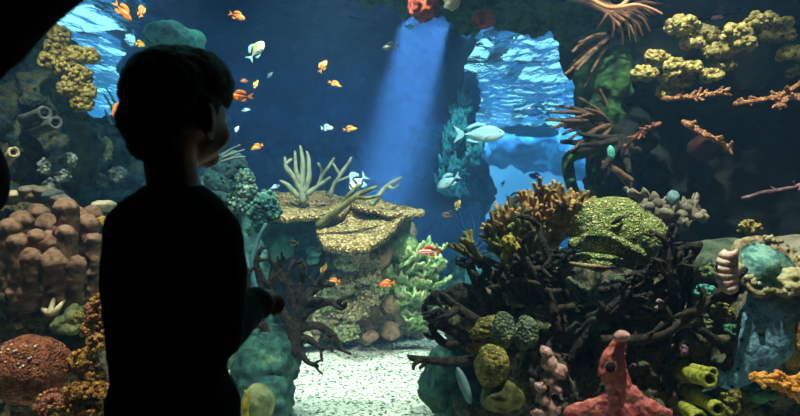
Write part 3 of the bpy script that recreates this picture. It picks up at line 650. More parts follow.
# blue sponge
g = G()
for pts, rs in [([(765, 300), (768, 325), (762, 350), (748, 368)], [20, 26, 26, 15]), ([(785, 310), (790, 335), (775, 350)], [16, 18, 15]), ([(752, 368), (735, 380), (722, 380), (712, 370)], [13, 10, 9, 5])]:
    g.tube([P(x, y, 2.42) for x, y in pts], [S(r, 2.42) for r in rs], n=14, smooth=3, flat=.5)
bs = g.build('blue_sponge', blue_sp, voxel=.008, disp=((.08, .02),)); tag(bs, 'powder blue encrusting sponge curving at the lower right', 'sponge')
for (x, y, r) in [(755, 331, 3.6), (754, 362, 2.0), (772, 338, 1.5), (727, 384, 1.8), (748, 310, 1.6)]:
    G().blob(P(x, y, 2.42)+Vector((0, -S(22, 2.42)*.52 if r > 1.9 else -S(20, 2.42)*.52, 0)), (S(r, 2.4), .012, S(r, 2.4)), 2).build('pore', black_in, root=bs)
tube_sponge('upper bright yellow tube sponge with an open mouth facing right', (680, 372, 2.4), (710, 380, 2.15), 7.5, 7.2, yellow_sp, yellow_in, group='yellow tube sponges at the lower right', seed=1)
tube_sponge('second yellow tube sponge pressed over the upper one', (682, 366, 2.42), (713, 373, 2.2), 5.5, 5, yellow_sp, yellow_in, group='yellow tube sponges at the lower right', seed=2)
tube_sponge('lower yellow tube sponge bending to the picture bottom', (686, 390, 2.38), (718, 409, 2.12), 7.5, 7.2, yellow_sp, yellow_in, group='yellow tube sponges at the lower right', seed=3)
tube_sponge('lowest yellow green tube sponge cut by the picture bottom', (682, 405, 2.38), (700, 419, 2.12), 7, 7.5, yellow_sp, yellow_in, group='yellow tube sponges at the lower right', seed=4)
twig('bright orange lumpy branch coral in front of the blue sponge', [(752, 376, 2.15), (768, 379, 2.1), (785, 388, 2.1), (805, 396, 2.1)], 22, orange_b, 9, r=4)
twig('orange lumpy branch at the bottom right corner', [(775, 372, 2.15), (790, 380, 2.12), (806, 382, 2.12)], 10, orange_b, 10, r=3)
dome('dome_coral', 'brown yellow mound at the lower right picture edge', 'coral', 806, 325, 2.45, 22, 48, .15, nodule, seed=22, amp=.3)
# bowl coral and ribbed clam
b = P(766, 267, 2.45); ax = Vector((-.02, -.75, .55)); R_ = S(33, 2.45)
g = G().lathe([(R_*.35, -.09), (R_*.7, -.05), (R_*.98, 0), (R_*1.08, .012), (R_*1.0, .026), (R_*.84, .018), (R_*.68, .0)], b, ax, 60, .30, 3)
bo = g.build('bowl_coral', bowl_rim, disp=((.03, .012),)); tag(bo, 'teal centred bowl coral with tan rim at the right edge', 'coral')
G().lathe([(R_*.80, .016), (R_*.70, .0), (R_*.55, -.018), (R_*.3, -.03), (R_*.05, -.035)], b, ax, 60, .30, 3).build('bowl', teal_in, root=bo, disp=((.03, .012),))
rnd = random.Random(5); g = G()
for k in range(60):
    a = rnd.uniform(-1.4, 3.2); q = R_*rnd.uniform(.86, 1.02); u = ax.normalized().orthogonal().normalized(); wv = ax.normalized().cross(u)
    xr = Vector((1, 0, 0)); zr = ax.normalized().cross(xr).normalized()
    g.blob(b+ax.normalized()*.03+(xr*math.cos(a)-zr*math.sin(a))*q, S(rnd.uniform(1.2, 3.2), 2.5), 2, amp=.4, seed=k)
g.build('rim_polyps', bowl_rim2, root=bo)
def clam(u, v):
    # fan shell: six ribs one above another, deep grooves between, edge scalloped
    rib = abs(math.sin(6*PI*u)); k = 1-.35*(2*u-1)**2
    px = 737-20*v*k-1.5*rib*v; py = 250+40*u+3*math.sin(v*3)
    return P(px, py, 2.34-.06*math.sin(PI*min(1, v*.9+.05))-.020*rib**.5)
g = G().grid(clam, 97, 12, .012)
tag(g.build('ribbed_clam', clam_m), 'pale pink clam shell with dark grooves beside the bowl coral', 'clam')
dome('dome_coral', 'smooth dull green mound behind the bowl coral', 'coral', 722, 262, 2.78, 46, 22, .15, olive_dim2, seed=14, amp=.25)
dome('dome_coral', 'grey brown mound right of the bowl coral', 'coral', 790, 258, 2.80, 38, 22, .15, grey_leather, seed=15, amp=.25)
dome('dome_coral', 'yellow tan crusted lump at the right edge below the bowl', 'coral', 792, 283, 2.42, 20, 13, .07, bowl_rim2, seed=25, amp=.35, disp=((.03, .02),))
rnd = random.Random(8); g = G(); c = P(750, 231, 2.6); g.blob(c, S(6, 2.6), 2)
for k in range(34):
    a = rnd.uniform(0, 2*PI); e = rnd.uniform(-.2, 1.3); d = Vector((math.cos(a)*math.cos(e), math.sin(a)*math.cos(e), math.sin(e))); g.tube([c, c+d*S(7, 2.6), c+d*S(11, 2.6)], [S(2.4, 2.6), S(2, 2.6), S(1.6, 2.6)], n=6, smooth=1)
tag(g.build('star_coral', yellow_t), 'small yellow spiky coral rosette alone on the dark ledge', 'coral')
# grey leather coral
lettuce_coral('leather_coral', 'grey brown ruffled leather coral right of the lime boulder coral', 'coral', 672, 224, 2.85, 62, 40, grey_leather, 3, n=5)
tufts('leather_coral', 'brown knobbly leather coral lump touching the lime boulder coral', 'coral', 655, 212, 2.8, 15, 26, grey_leather, 71, small=5)
tufts('leather_coral', 'grey knobbly leather coral lump behind the ruffled one', 'coral', 688, 214, 2.95, 16, 26, grey_leather, 72, small=5)
dome('ball_sponge', 'pale blue grey knob on top of the leather coral', 'sponge', 673, 198, 2.8, 6, 8, .03, knob_blue, seed=3, amp=.2, disp=())
# many small encrusting corals in the dark centre of right reef
SM = [(570, 300, 'tiny cream crust coral in the shade under the lime boulder coral', pale_pink, 7), (545, 312, 'tiny tan tuft under the dark fingered coral', yellow_t, 8), (553, 290, 'tan tuft behind the slanting dark stem', yellow_t, 9), (648, 313, 'small yellow cream tuft right of the reef centre', yellow_t, 8), (668, 305, 'rose coloured crust by the crossing dark stems', pale_pink, 9),
      (664, 342, 'small white pink tuft right of the pink sponge', pale_pink, 8), (677, 352, 'mauve tuft low beside the thick dark stem', mauve, 9), (722, 312, 'curly yellow green tuft left of the blue sponge', olive_ball, 9), (705, 292, 'sea green tuft left of the pink clam', cave_teal_d, 8), (712, 272, 'pale green crust coral touching the pink clam', olive_dim, 9),
      (650, 268, 'tan brown tuft under the right of the lime boulder coral', nodule, 12), (642, 285, 'dull tan tuft over the flat dark branch', nodule, 9), (700, 322, 'green grey tuft between dark branches and blue sponge', olive_dim, 9), (735, 330, 'dark green tuft at the blue sponge edge', lettuce_dim, 8), (575, 385, 'mossy green tuft left of the pink sponge', olive_dim, 14),
      (590, 398, 'olive tuft at the foot of the pink sponge', olive_ball, 12), (668, 380, 'dark teal tuft left of the yellow tube sponges', cave_teal_d, 10), (540, 340, 'grey green tuft above the pale pink crust', pitted, 10), (598, 325, 'teal tuft just over the pink sponge tip', cave_teal_d, 8), (530, 288, 'sandy tuft in the crook of the slanting stem', yellow_t, 10),
      (560, 272, 'warm tan tuft at the left end of the lime coral lip', nodule, 11), (520, 300, 'pale olive tuft over the pitted dome pair', yellow_t, 10), (508, 285, 'small sand yellow tuft below the mustard sponge', yellow_t, 9), (630, 345, 'mint green crumb beside the pink sponge tip', lettuce_dim, 5), (758, 395, 'dark green tuft under the orange lumpy branch', lettuce_dim, 12), (735, 405, 'shaded olive tuft at the bottom right', olive_ball, 14), (520, 405, 'mossy tuft at the bottom beside the pale pink crust', olive_dim, 12), (479, 345, 'brown tuft between black branches and olive ball', nodule, 9)]
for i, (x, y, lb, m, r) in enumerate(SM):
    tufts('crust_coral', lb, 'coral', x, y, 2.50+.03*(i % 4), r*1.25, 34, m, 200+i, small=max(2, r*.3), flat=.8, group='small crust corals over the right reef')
# ================================================================== MIDDLE REEF
rock('encrusted pedestal rock under the table corals', [
    (372, 285, 5.0, 44, 60, .4), (345, 310, 4.9, 38, 40, .35), (360, 250, 5.2, 34, 34, .35), (400, 300, 5.2, 35, 50, .35), (385, 235, 5.1, 26, 22, .25)], rock_mix, voxel=.022, disp=((.25, .14), (.08, .09), (.03, .05)))
rock('shaded teal cave rock beneath the left of the table corals', [
    (262, 245, 5.6, 55, 40, .4), (300, 285, 5.6, 50, 60, .35), (240, 300, 5.3, 50, 60, .4), (215, 250, 5.2, 40, 70, .4)], rock_teal, voxel=.03, disp=((.3, .18), (.1, .09)))
rock('low teal rock rim behind the sand patch', [(410, 338, 5.3, 50, 12, .3), (460, 330, 5.6, 50, 18, .3), (340, 345, 5.0, 60, 9, .25)], rock_teal, voxel=.025, disp=((.2, .1), (.07, .05)))
plate('table_coral', 'broad tan table coral slab on the left carrying the antler coral', 'coral', 296, 204, 4.7, 58, .55, 4, (-.05, .17), tan, 1, stalk_m=rock_teal)
plate('table_coral', 'lower tan table coral tilted towards us at the centre', 'coral', 359, 224, 4.35, 43, .40, 5, (.16, .34), tan, 5, stalk_m=rock_mix)
plate('table_coral', 'thin tan table coral ledge pointing right above the round corals', 'coral', 386, 208, 4.6, 37, .3, 3.2, (-.14, .12), tan, 8, stalk=False)
plate('table_coral', 'small tan plate coral behind the large slab', 'coral', 258, 199, 4.95, 28, .3, 4, (0, .05), tan, 12, stalk=False)
def antler(label, paths, m):
    coral_paths('antler_coral', label, 'coral', [([(x, y, q) for x, y, q in p], r) for p, r in paths], m, ns=8, jitter=.006)
Y_ = 4.5
antler('grey green antler coral standing on the tan slab', [
    ([(303, 200, Y_), (302, 182, Y_), (303, 165, Y_), (300, 146, Y_)], [4.5, 3, 2.4, 1.3]), ([(301, 190, Y_), (294, 178, Y_), (286, 166, Y_), (291, 160, Y_)], [3.6, 2.8, 2.2, 1.8]), ([(286, 166, Y_), (285, 158, Y_)], [2, 1.4]),
    ([(305, 192, Y_), (309, 175, Y_), (308, 158, Y_), (306, 152, Y_)], [3.4, 2.6, 2, 1.2]), ([(300, 182, Y_), (296, 170, Y_), (295, 152, Y_)], [3, 2.3, 1.3]), ([(306, 195, Y_), (318, 186, Y_), (330, 178, Y_)], [3, 2.2, 1.4]), ([(318, 186, Y_), (322, 172, Y_), (318, 164, Y_)], [2.2, 1.8, 1.2]), ([(322, 176, Y_), (329, 166, Y_), (334, 158, Y_)], [2, 1.6, 1.1]), ([(297, 196, Y_), (289, 186, Y_), (281, 181, Y_)], [3, 2.2, 1.3])], branch_grey)
antler('olive antler coral lying along the middle of the table corals', [
    ([(318, 226, 4.2), (336, 212, 4.15), (356, 196, 4.1), (376, 187, 4.1)], [4, 4, 3.2, 1.6]), ([(340, 208, 4.15), (352, 192, 4.1), (362, 184, 4.1)], [3, 2.4, 1.3]), ([(356, 197, 4.1), (368, 198, 4.05), (380, 196, 4.05)], [2.4, 2, 1.2])], branch_olive)
antler('thin pale antler coral forking right of the striped fish', [
    ([(372, 204, 4.4), (380, 194, 4.4), (390, 184, 4.4), (401, 178, 4.4)], [3, 2.6, 2.1, 1.2]), ([(388, 186, 4.4), (394, 188, 4.35), (399, 184, 4.35)], [1.9, 1.5, 1])], branch_grey)
antler('forked grey branch coral rising behind the antler coral', [([(330, 195, 4.8), (336, 182, 4.8), (348, 164, 4.8), (351, 158, 4.8)], [2.6, 2.2, 1.7, 1.1]), ([(340, 175, 4.8), (332, 162, 4.8)], [1.8, 1.1]), ([(336, 182, 4.8), (350, 176, 4.8)], [1.8, 1.1])], branch_grey)
dome('boulder_coral', 'rounded tan boulder coral under the right table ledge', 'coral', 394, 224, 4.55, 17, 15, .12, nodule2, seed=3)
dome('boulder_coral', 'round green boulder coral behind the red striped fish', 'coral', 403, 246, 4.5, 16, 14, .12, pitted_l, seed=4)
dome('boulder_coral', 'small pale boulder coral left of the green one', 'coral', 381, 243, 4.5, 11, 9, .09, cave_teal2, seed=5)
dome('sponge_lump', 'peach pink sponge lump on the pedestal above the orange red fish', 'sponge', 384, 256, 4.42, 8, 12, .07, sponge_peach, seed=6, amp=.3)
dome('sponge_lump', 'rosy sponge lump beside the dark cleft of the pedestal', 'sponge', 392, 304, 4.42, 8, 8, .07, sponge_peach, seed=7, amp=.3)
dome('sponge_lump', 'pink sponge lump at the foot of the pedestal near the sand', 'sponge', 371, 336, 4.4, 7, 6, .06, sponge_peach, seed=8, amp=.3)
dome('sponge_lump', 'larger peach sponge lump right of the pink foot lump', 'sponge', 391, 331, 4.45, 9, 9, .07, sponge_peach, seed=9, amp=.3)
LT = [(425, 262, 44, 20, 'pale lettuce coral sheet just right of the red striped fish tail'), (414, 284, 48, 24, 'green lettuce coral in the middle of the right pedestal side'), (404, 302, 40, 26, 'yellow green lettuce coral low on the pedestal'), (430, 306, 34, 22, 'dim lettuce coral beside the dark coral mound'), (436, 281, 28, 16, 'small lettuce coral at the right tip of the pedestal'), (425, 325, 36, 18, 'seafoam lettuce coral just above the sand')]
for i, (x, y, w_, h_, lb) in enumerate(LT):
    lettuce_coral('lettuce_coral', lb, 'coral', x, y, 4.35+.05*(i % 2), w_, h_, lettuce, 60+i, n=5, group='lettuce corals on the middle pedestal')
PT = [(350, 262, 15, 'speckled tan tuft coral high on the pedestal face'), (368, 276, 13, 'cream tuft coral at the pedestal centre by the orange red fish'), (345, 285, 16, 'tan tuft coral on the left of the pedestal face'), (330, 300, 17, 'tan tuft coral left and lower on the pedestal'), (352, 310, 17, 'green tinted tuft coral in the middle of the pedestal foot'), (325, 322, 15, 'tan tuft coral at the left foot of the pedestal'),
      (345, 332, 14, 'cream tuft coral on the sand line of the pedestal'), (313, 308, 12, 'brown tuft coral at the far left of the pedestal'), (368, 298, 12, 'small cream tuft coral right of the middle of the pedestal'), (362, 246, 10, 'small pale tuft coral just below the tilted table coral'), (307, 335, 12, 'yellow green tuft coral behind the dark branch tips'), (374, 262, 9, 'small tan tuft coral left of the peach sponge lump'), (380, 288, 9, 'small tan tuft under the orange red fish')]
for i, (x, y, r, lb) in enumerate(PT):
    tufts('speckled_coral', lb, 'coral', x, y, 4.42, r*1.1, 110, speck_tan if i % 3 else speck_green, 400+i, small=1.9, flat=.9, group='speckled tuft corals on the middle pedestal')
for i, (x, y, r, lb) in enumerate([(314, 252, 7, 'pale aqua lump on the cave rock, upper one of the near pair'), (313, 260, 6, 'pale aqua lump on the cave rock, lower one of the near pair'), (337, 250, 7, 'dim green lump right of the aqua pair'), (335, 264, 8, 'dim green lump just left of the pedestal')]):
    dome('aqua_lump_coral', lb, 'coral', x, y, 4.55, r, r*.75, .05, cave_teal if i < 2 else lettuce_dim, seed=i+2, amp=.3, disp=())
dome('aqua_boulder_coral', 'large dim aqua boulder coral in the cave behind the dark fish', 'coral', 276, 244, 4.75, 19, 19, .13, cave_teal_d, seed=12, amp=.3)
plate('table_coral', 'thin dull green shelf coral beside the orange fish', 'coral', 338, 274, 4.8, 16, .12, 2.5, (.15, .05), lettuce_dim, 15, stalk=False)
# dark foreground branching coral, left of centre
D = 3.0
coral_paths('dark_branching_coral', 'large near black branching coral in front of the sand, beside the child hand', 'coral', [
    ([(293, 352, D), (296, 330, D), (300, 312, D), (308, 296, D), (320, 286, D), (332, 284, D)], [8, 7, 6, 5, 4, 3]), ([(300, 318, D), (316, 306, D), (330, 302, D), (342, 308, D), (346, 303, D)], [5, 4.5, 4, 3.2, 2]), ([(299, 328, D), (318, 326, D), (334, 336, D), (341, 350, D)], [5, 4.6, 3.8, 2.5]),
    ([(296, 336, D), (312, 342, D), (322, 350, D)], [5, 4, 2.5]), ([(296, 334, D), (282, 312, D), (272, 292, D), (274, 264, D)], [6, 5.5, 4.5, 3]), ([(298, 322, D), (292, 300, D), (288, 280, D), (294, 262, D)], [5, 4.6, 4, 2.6]), ([(303, 304, D), (298, 290, D), (304, 272, D), (302, 262, D)], [4.4, 4, 3, 2]),
    ([(275, 298, D), (262, 285, D), (256, 262, D), (262, 248, D)], [4, 3.8, 3, 2]), ([(288, 284, D), (280, 272, D), (284, 258, D)], [3.4, 3, 2]), ([(304, 300, D), (313, 288, D), (312, 278, D)], [3.6, 3, 2]), ([(293, 350, D), (270, 335, D), (250, 300, D), (248, 270, D)], [5, 4.5, 3.6, 2.4]), ([(297, 340, D), (306, 360, D), (318, 366, D)], [4, 3, 2])], branch_dark, jitter=.006, fork=2)
rock('glassy teal rock low between the child and the sand', [(258, 372, 3.0, 26, 40, .2), (278, 352, 3.05, 20, 26, .2), (285, 345, 3.1, 16, 24, .15), (262, 400, 2.9, 30, 30, .2)], rock_teal, voxel=.014, disp=((.15, .06), (.05, .03)))
dome('boulder_coral', 'dim olive green dome coral at the bottom beside the child sleeve', 'coral', 258, 404, 2.6, 16, 20, .08, olive_dim, seed=8)
coral_paths('yellow_finger_sponge', 'thin yellow orange finger sponge at the bottom beside the dark shirt', 'sponge', [([(246, 422, 2.4), (245, 408, 2.4), (247, 396, 2.4), (245, 391, 2.4)], [4, 3, 2, 1.5]), ([(246, 410, 2.4), (249, 405, 2.4)], [2.5, 1.5])], yellow_patch)
# bushy dark columns behind child
def bushcol(label, lobes, m, seed, Y):
    rnd = random.Random(seed); g = G()
    for (x, y, r) in lobes:
        c = P(x, y, Y); R_ = S(r, Y); g.blob(c, (R_, R_*.8, R_), 3, amp=.2, seed=int(x))
        for k in range(60):
            z = rnd.uniform(-1, 1); a = rnd.uniform(0, 2*PI); q = math.sqrt(1-z*z); s = S(rnd.uniform(1.6, 3), Y)
            g.blob(c+Vector((q*math.cos(a)*R_, q*math.sin(a)*R_*.8, z*R_)), s, 1, amp=.3, seed=k)
    return tag(g.build('bushy_coral', m), label, 'coral')
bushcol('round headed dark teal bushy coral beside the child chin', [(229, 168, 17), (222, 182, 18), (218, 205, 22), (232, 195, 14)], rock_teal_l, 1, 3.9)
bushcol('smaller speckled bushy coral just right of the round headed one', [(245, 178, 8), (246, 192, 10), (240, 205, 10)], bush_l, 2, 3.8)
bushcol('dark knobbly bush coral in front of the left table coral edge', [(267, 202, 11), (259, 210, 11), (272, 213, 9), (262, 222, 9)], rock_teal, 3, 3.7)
rock('tall dark blue rock stack behind the child shoulder', [(232, 240, 4.1, 26, 50, .25), (245, 290, 4.1, 25, 55, .25), (225, 320, 4.1, 35, 60, .3)], rock_teal, voxel=.02, disp=((.2, .1), (.06, .06)))
antler('tall thin blue grey coral stems beside the child sleeve', [([(258, 300, 3.6), (252, 270, 3.6), (258, 240, 3.6), (266, 225, 3.6)], [3.5, 3, 2.4, 1.5]), ([(252, 275, 3.6), (244, 255, 3.6), (246, 235, 3.6)], [3, 2.4, 1.5])], lettuce_bl2)

# ================================================================== LEFT REEF
rock('tall dark reef column at the left below the raised sleeve', [
    (20, 120, 3.7, 45, 80, .35), (52, 95, 3.6, 26, 42, .25), (30, 60, 3.7, 34, 30, .25), (60, 150, 3.6, 32, 34, .3), (10, 190, 3.6, 40, 50, .35), (-20, 120, 3.7, 40, 110, .4)], rock_blue, voxel=.022, disp=((.3, .14), (.08, .09), (.03, .04)))
rock('dim blue green rock stacks behind the left reef column', [
    (92, 170, 4.6, 26, 52, .35), (118, 160, 4.7, 20, 40, .3), (70, 180, 4.5, 30, 40, .3), (135, 185, 4.8, 26, 40, .3), (100, 220, 4.5, 60, 30, .4), (160, 200, 4.8, 40, 35, .3)], rock_blue2, voxel=.024, disp=((.3, .14), (.08, .10), (.03, .05)))
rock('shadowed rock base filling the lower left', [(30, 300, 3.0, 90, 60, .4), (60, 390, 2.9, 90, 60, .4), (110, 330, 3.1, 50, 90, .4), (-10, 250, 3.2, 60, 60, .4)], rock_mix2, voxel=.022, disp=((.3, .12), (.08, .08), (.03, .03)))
OL = [(57, 36, 9, 'sunlit tan tuft at the very tip of the left reef column'), (54, 50, 11, 'olive yellow tuft just below the tip of the left column'), (66, 56, 9, 'yellow tuft on the right side of the left column tip'), (60, 68, 11, 'olive tuft at the upper middle of the left column'), (80, 57, 9, 'tan tuft jutting right like a lip from the left column'), (72, 76, 10, 'yellow olive tuft below the jutting lip'),
      (64, 88, 12, 'olive tuft at the middle of the left column edge'), (78, 92, 8, 'pale tuft on the outer edge of the left column'), (74, 104, 9, 'dim olive tuft lowest on the left column edge'), (44, 62, 11, 'shaded olive tuft inside the left column')]
for i, (x, y, r, lb) in enumerate(OL):
    tufts('olive_tuft_coral', lb, 'coral', x+8 if y > 50 else x+2, y, 3.26, r*1.15, 80, olive_tuft, 500+i, small=2.6, flat=1, group='olive tuft corals lit along the left reef column')
tube_sponge('grey tube sponge on the left column, the left of two', (24, 120, 3.25), (45, 113, 3.05), 6, 7, sponge_grey, sponge_in, group='grey tube sponges on the left column', seed=5, lip=1.05)
tube_sponge('grey tube sponge on the left column, the lower right of two', (34, 131, 3.2), (56, 123, 3.0), 6, 6.5, sponge_grey, sponge_in, group='grey tube sponges on the left column', seed=6, lip=1.05)
tube_sponge('cream tube sponge tilting up at the left picture edge', (-4, 172, 2.9), (14, 152, 2.7), 6, 5.2, sponge_cream, sponge_in, seed=7, lip=1.1)
for i, (x, y, r, lb) in enumerate([(104, 146, 8, 'cream curled coral standing on the dim rock stacks'), (104, 156, 7, 'smaller cream coral right below the curled one'), (48, 168, 10, 'pale encrusted patch on the foot of the left column'), (62, 176, 9, 'grey encrusted patch right of the pale one'), (52, 186, 8, 'dull encrusted patch above the knob coral pile'), (100, 182, 8, 'dim blue curl on the rock stacks'), (118, 176, 9, 'dim grey curl right of the blue one'), (70, 160, 6, 'thin pale streak of crust on the left column')]):
    tufts('curled_coral', lb, 'coral', x, y, 3.15 if x < 80 and i != 5 else 4.15, r, 40, cream_dim if i < 2 else crust_blue, 520+i, small=2.2, flat=1.1)
# far cyan branching strokes behind child head (left)
coral_paths('slender_coral', 'slender pale stems leaning left behind the child head', 'coral', [([(118, 140, 4.6), (112, 125, 4.6), (105, 110, 4.6)], [2, 1.6, 1]), ([(120, 130, 4.6), (114, 112, 4.6), (104, 94, 4.6)], [2, 1.5, .9]), ([(126, 125, 4.6), (116, 104, 4.6), (106, 88, 4.6)], [2, 1.5, .9]), ([(116, 148, 4.6), (110, 138, 4.6), (104, 128, 4.6)], [2, 1.5, .9])], slender_m, ns=6)
coral_paths('slender_coral', 'pale feathery stems showing past the child cheek', 'coral', [([(222, 158, 3.7), (232, 154, 3.7), (244, 150, 3.7)], [2, 1.4, .8]), ([(222, 162, 3.7), (234, 158, 3.7), (245, 157, 3.7)], [2, 1.4, .8]), ([(222, 156, 3.7), (230, 150, 3.7), (240, 145, 3.7)], [2, 1.2, .8])], sponge_grey, ns=6)
# pillar / knob coral pile
rnd = random.Random(17); KB = []
PIL = [(22, 218, 9, 60), (36, 212, 10, 40), (18, 240, 9, 60), (37, 236, 8, 60), (50, 222, 11, 60), (52, 240, 12, 70), (66, 206, 10, 60), (78, 214, 10, 60), (76, 226, 9, 70), (66, 232, 8, 60), (88, 222, 9, 60), (92, 212, 8, 50), (30, 255, 9, 50), (56, 258, 12, 50), (82, 246, 10, 50), (74, 262, 9, 50), (10, 226, 9, 60), (12, 258, 9, 50), (94, 238, 7, 60)]
WH = ['at the upper left', 'second along the top', 'at the left below the top', 'short and narrow left of the middle', 'with a wide flat head near the top middle', 'broadest, in the middle', 'tallest, at the top', 'right of the tallest', 'under the tallest one', 'left under the tallest one', 'near the right end', 'at the right end of the top', 'low at the left', 'low and broad in the middle', 'low at the right', 'low right of the middle', 'at the far left edge of the pile', 'lowest at the far left', 'thin, at the right flank']
for i, (x, y, r, L_) in enumerate(PIL):
    Y = 2.70+.10*math.sin(i*1.9)-.002*(y-220); r = r*1.18
    g = G(); b, t = P(x, y+L_, Y+.05), P(x, y+r*.2, Y)
    g.tube([b, b.lerp(t, .5)+Vector((rnd.uniform(-.01, .01), 0, 0)), t], [S(r*.9, Y), S(r*.85, Y), S(r, Y)], n=16, smooth=5)
    g.blob(t, (S(r*1.06, Y), S(r*1.06, Y), S(r*.8, Y)), 3, amp=.15, seed=i)
    for k in range(5):
        a = rnd.uniform(PI, 2*PI); h = rnd.uniform(.1, .85); g.blob(b.lerp(t, h)+Vector((math.cos(a)*S(r*.7, Y), math.sin(a)*S(r*.7, Y), 0)), S(r*rnd.uniform(.3, .5), Y), 2, amp=.25, seed=k)
    o = g.build('pillar_coral', brown_knob, voxel=.007, disp=((.06, .02), (.02, .006))); tag(o, 'brown pillar coral knob ' + WH[i], 'coral', 'brown pillar corals piled at the left')
for i, (x, y, rx_, rz_, m, lb) in enumerate([(20, 196, 12, 6, sponge_cream, 'pale yellow flat stone coral on top of the pile, leftmost'), (30, 191, 8, 6, grey_leather, 'grey rounded stone between the pale one and the pillars'), (44, 192, 8, 6, grey_leather, 'grey rounded stone second from the pale one'), (53, 196, 9, 7, sponge_grey, 'light grey rounded stone left of the tallest pillar'), (10, 199, 6, 6, nodule, 'orange brown stone at the left of the pale flat one'), (38, 198, 9, 6, brown_knob, 'brown rounded stone in front of the grey stones'), (60, 200, 7, 6, grey_leather, 'small grey stone leaning on the tallest pillar'), (104, 206, 10, 6, sponge_cream, 'cream ledge stone right of the pillar corals')]):
    dome('rounded_coral_stone', lb, 'coral', x, y, 3.0, rx_, rz_, .08, m, seed=i+3, amp=.15, sub=4)
for i, (x, y, r, lb) in enumerate([(101, 222, 7, 'yellow crust lump by the right pillars, upper'), (98, 240, 6, 'yellow brown crust lump under the upper yellow one'), (102, 258, 6, 'yellow crust lump halfway down beside the dark shirt'), (100, 274, 7, 'yellow crust lump low beside the dark shirt'), (92, 272, 5, 'pink crust lump beside the low yellow one'), (96, 288, 6, 'yellow crust lump above the nodule corals')]):
    tufts('yellow_crust', lb, 'coral', x, y, 2.75, r, 24, pillar_yel if i != 4 else pale_pink, 560+i, small=2.4)
# hollow cave crusts
coral_paths('curved_crust', 'pale curved crust rim around the dark hole under the pillars', 'sponge', [([(42, 309, 2.6), (50, 313, 2.55), (58, 308, 2.55), (65, 300, 2.6)], [2, 3.4, 3, 1.6]), ([(50, 312, 2.55), (54, 296, 2.58), (55, 285, 2.6)], [3, 2.4, 1.5])], sponge_cream, jitter=.006)
dome('green_crust', 'grey green crusted stone in the middle of the lower left', 'rock', 74, 320, 2.62, 16, 14, .09, olive_dim, seed=31, amp=.35, disp=((.04, .03),))
dome('green_crust', 'small yellow green crust on the grey green stone', 'sponge', 79, 318, 2.50, 6, 6, .03, olive_ball, seed=32, amp=.35)
# brown brain coral
o = G().blob(P(31, 369, 2.3), (S(38, 2.3), .13, S(34, 2.3)), 5, amp=.05, seed=2).build('brain_coral', brown_dome, disp=((.04, .008),)); tag(o, 'large red brown brain coral dome with white specks at the bottom left', 'coral')
rnd = random.Random(3); g = G()
for k in range(26):
    a = rnd.uniform(-.75, .75); e = rnd.uniform(.15, 1.0); d = Vector((math.sin(a)*math.cos(e), -math.cos(a)*math.cos(e), math.sin(e)))
    c = P(31, 369, 2.3)+Vector((d.x*S(38, 2.3), d.y*.13, d.z*S(34, 2.3)))*1.01; g.blob(c, S(rnd.uniform(.5, 1.3), 2.3), 1)
sp = g.build('white_specks', white_m, root=o)
for i, (x, y, rx_, rz_, lb) in enumerate([(101, 303, 8, 7, 'orange nodule coral topmost by the dark shirt'), (98, 315, 9, 8, 'orange nodule coral second from the top'), (104, 328, 6, 9, 'narrow orange nodule coral beside the shirt'), (92, 310, 6, 6, 'reddish nodule coral left of the second'), (86, 361, 13, 9, 'brown orange nodule coral touching the brown dome'), (77, 369, 8, 7, 'brown nodule coral squeezed against the dome'), (95, 378, 11, 9, 'orange round nodule coral above the bottom ones'), (100, 345, 6, 10, 'narrow yellow nodule coral midway'), (82, 392, 14, 6, 'flat yellow nodule coral near the bottom'), (102, 394, 10, 10, 'yellow nodule coral at the lower right of its pile'), (56, 405, 16, 12, 'pink orange nodule coral at the bottom left'), (78, 408, 14, 11, 'yellow nodule coral at the bottom middle'), (94, 412, 12, 9, 'greenish nodule coral at the bottom right'), (88, 330, 6, 6, 'small olive nodule coral in the shade')]):
    tufts('nodule_coral', lb, 'coral', x-(3 if y > 340 else 0), y, 2.17 if y > 380 else 2.3 if y > 340 else 2.45, max(rx_, rz_)*1.15, 54, nodule if i not in (3, 10) else nodule_r, 600+i, small=2.6, flat=min(1.1, rz_/rx_+.15), group='orange nodule corals at the lower left')

# ================================================================== FAR
# low rock ridge on the far side, with a cleft through which the bright back water shows
rock('deep blue rock wall closing the back of the tank', [
    (200, 130, 9.3, 70, 240, .6), (290, 120, 9.3, 80, 260, .6), (370, 130, 9.2, 70, 260, .6), (430, 210, 9.0, 34, 90, .5), (425, 60, 9.1, 44, 120, .5), (446, 90, 9.0, 20, 50, .4), (460, 240, 8.8, 34, 50, .4), (200, 300, 8.5, 300, 60, .5), (480, 300, 8.5, 160, 50, .5)],
    rock_far, voxel=.07, disp=((1.0, .5), (.3, .2)))
rock('hazy blue rock ridge in the far right water', [(500, 150, 16.5, 40, 20, .7), (540, 152, 16.5, 40, 22, .7), (580, 150, 16.5, 40, 28, .7), (470, 165, 15.8, 18, 40, .6), (525, 142, 16, 30, 16, .6), (520, 280, 16.5, 120, 50, .6), (470, 190, 10.5, 16, 34, .4), (462, 120, 11, 14, 50, .4)], rock_far2, voxel=.07, disp=((.8, .5), (.25, .25)))
for i, (x, y, w_, h_, lb) in enumerate([(452, 150, 22, 40, 'aqua ruffled coral on the far wall above the pale fish'), (462, 118, 20, 30, 'dim aqua ruffled coral on the far wall beside the silver fish'), (456, 186, 26, 26, 'blue ruffled coral on the far wall near the yellow fish'), (476, 150, 16, 30, 'dim blue ruffled coral at the opening edge')]):
    lettuce_coral('ruffled_coral', lb, 'coral', x, y, 8.4, w_, h_, lettuce_blue, 80+i, n=6, group='ruffled corals on the far wall')
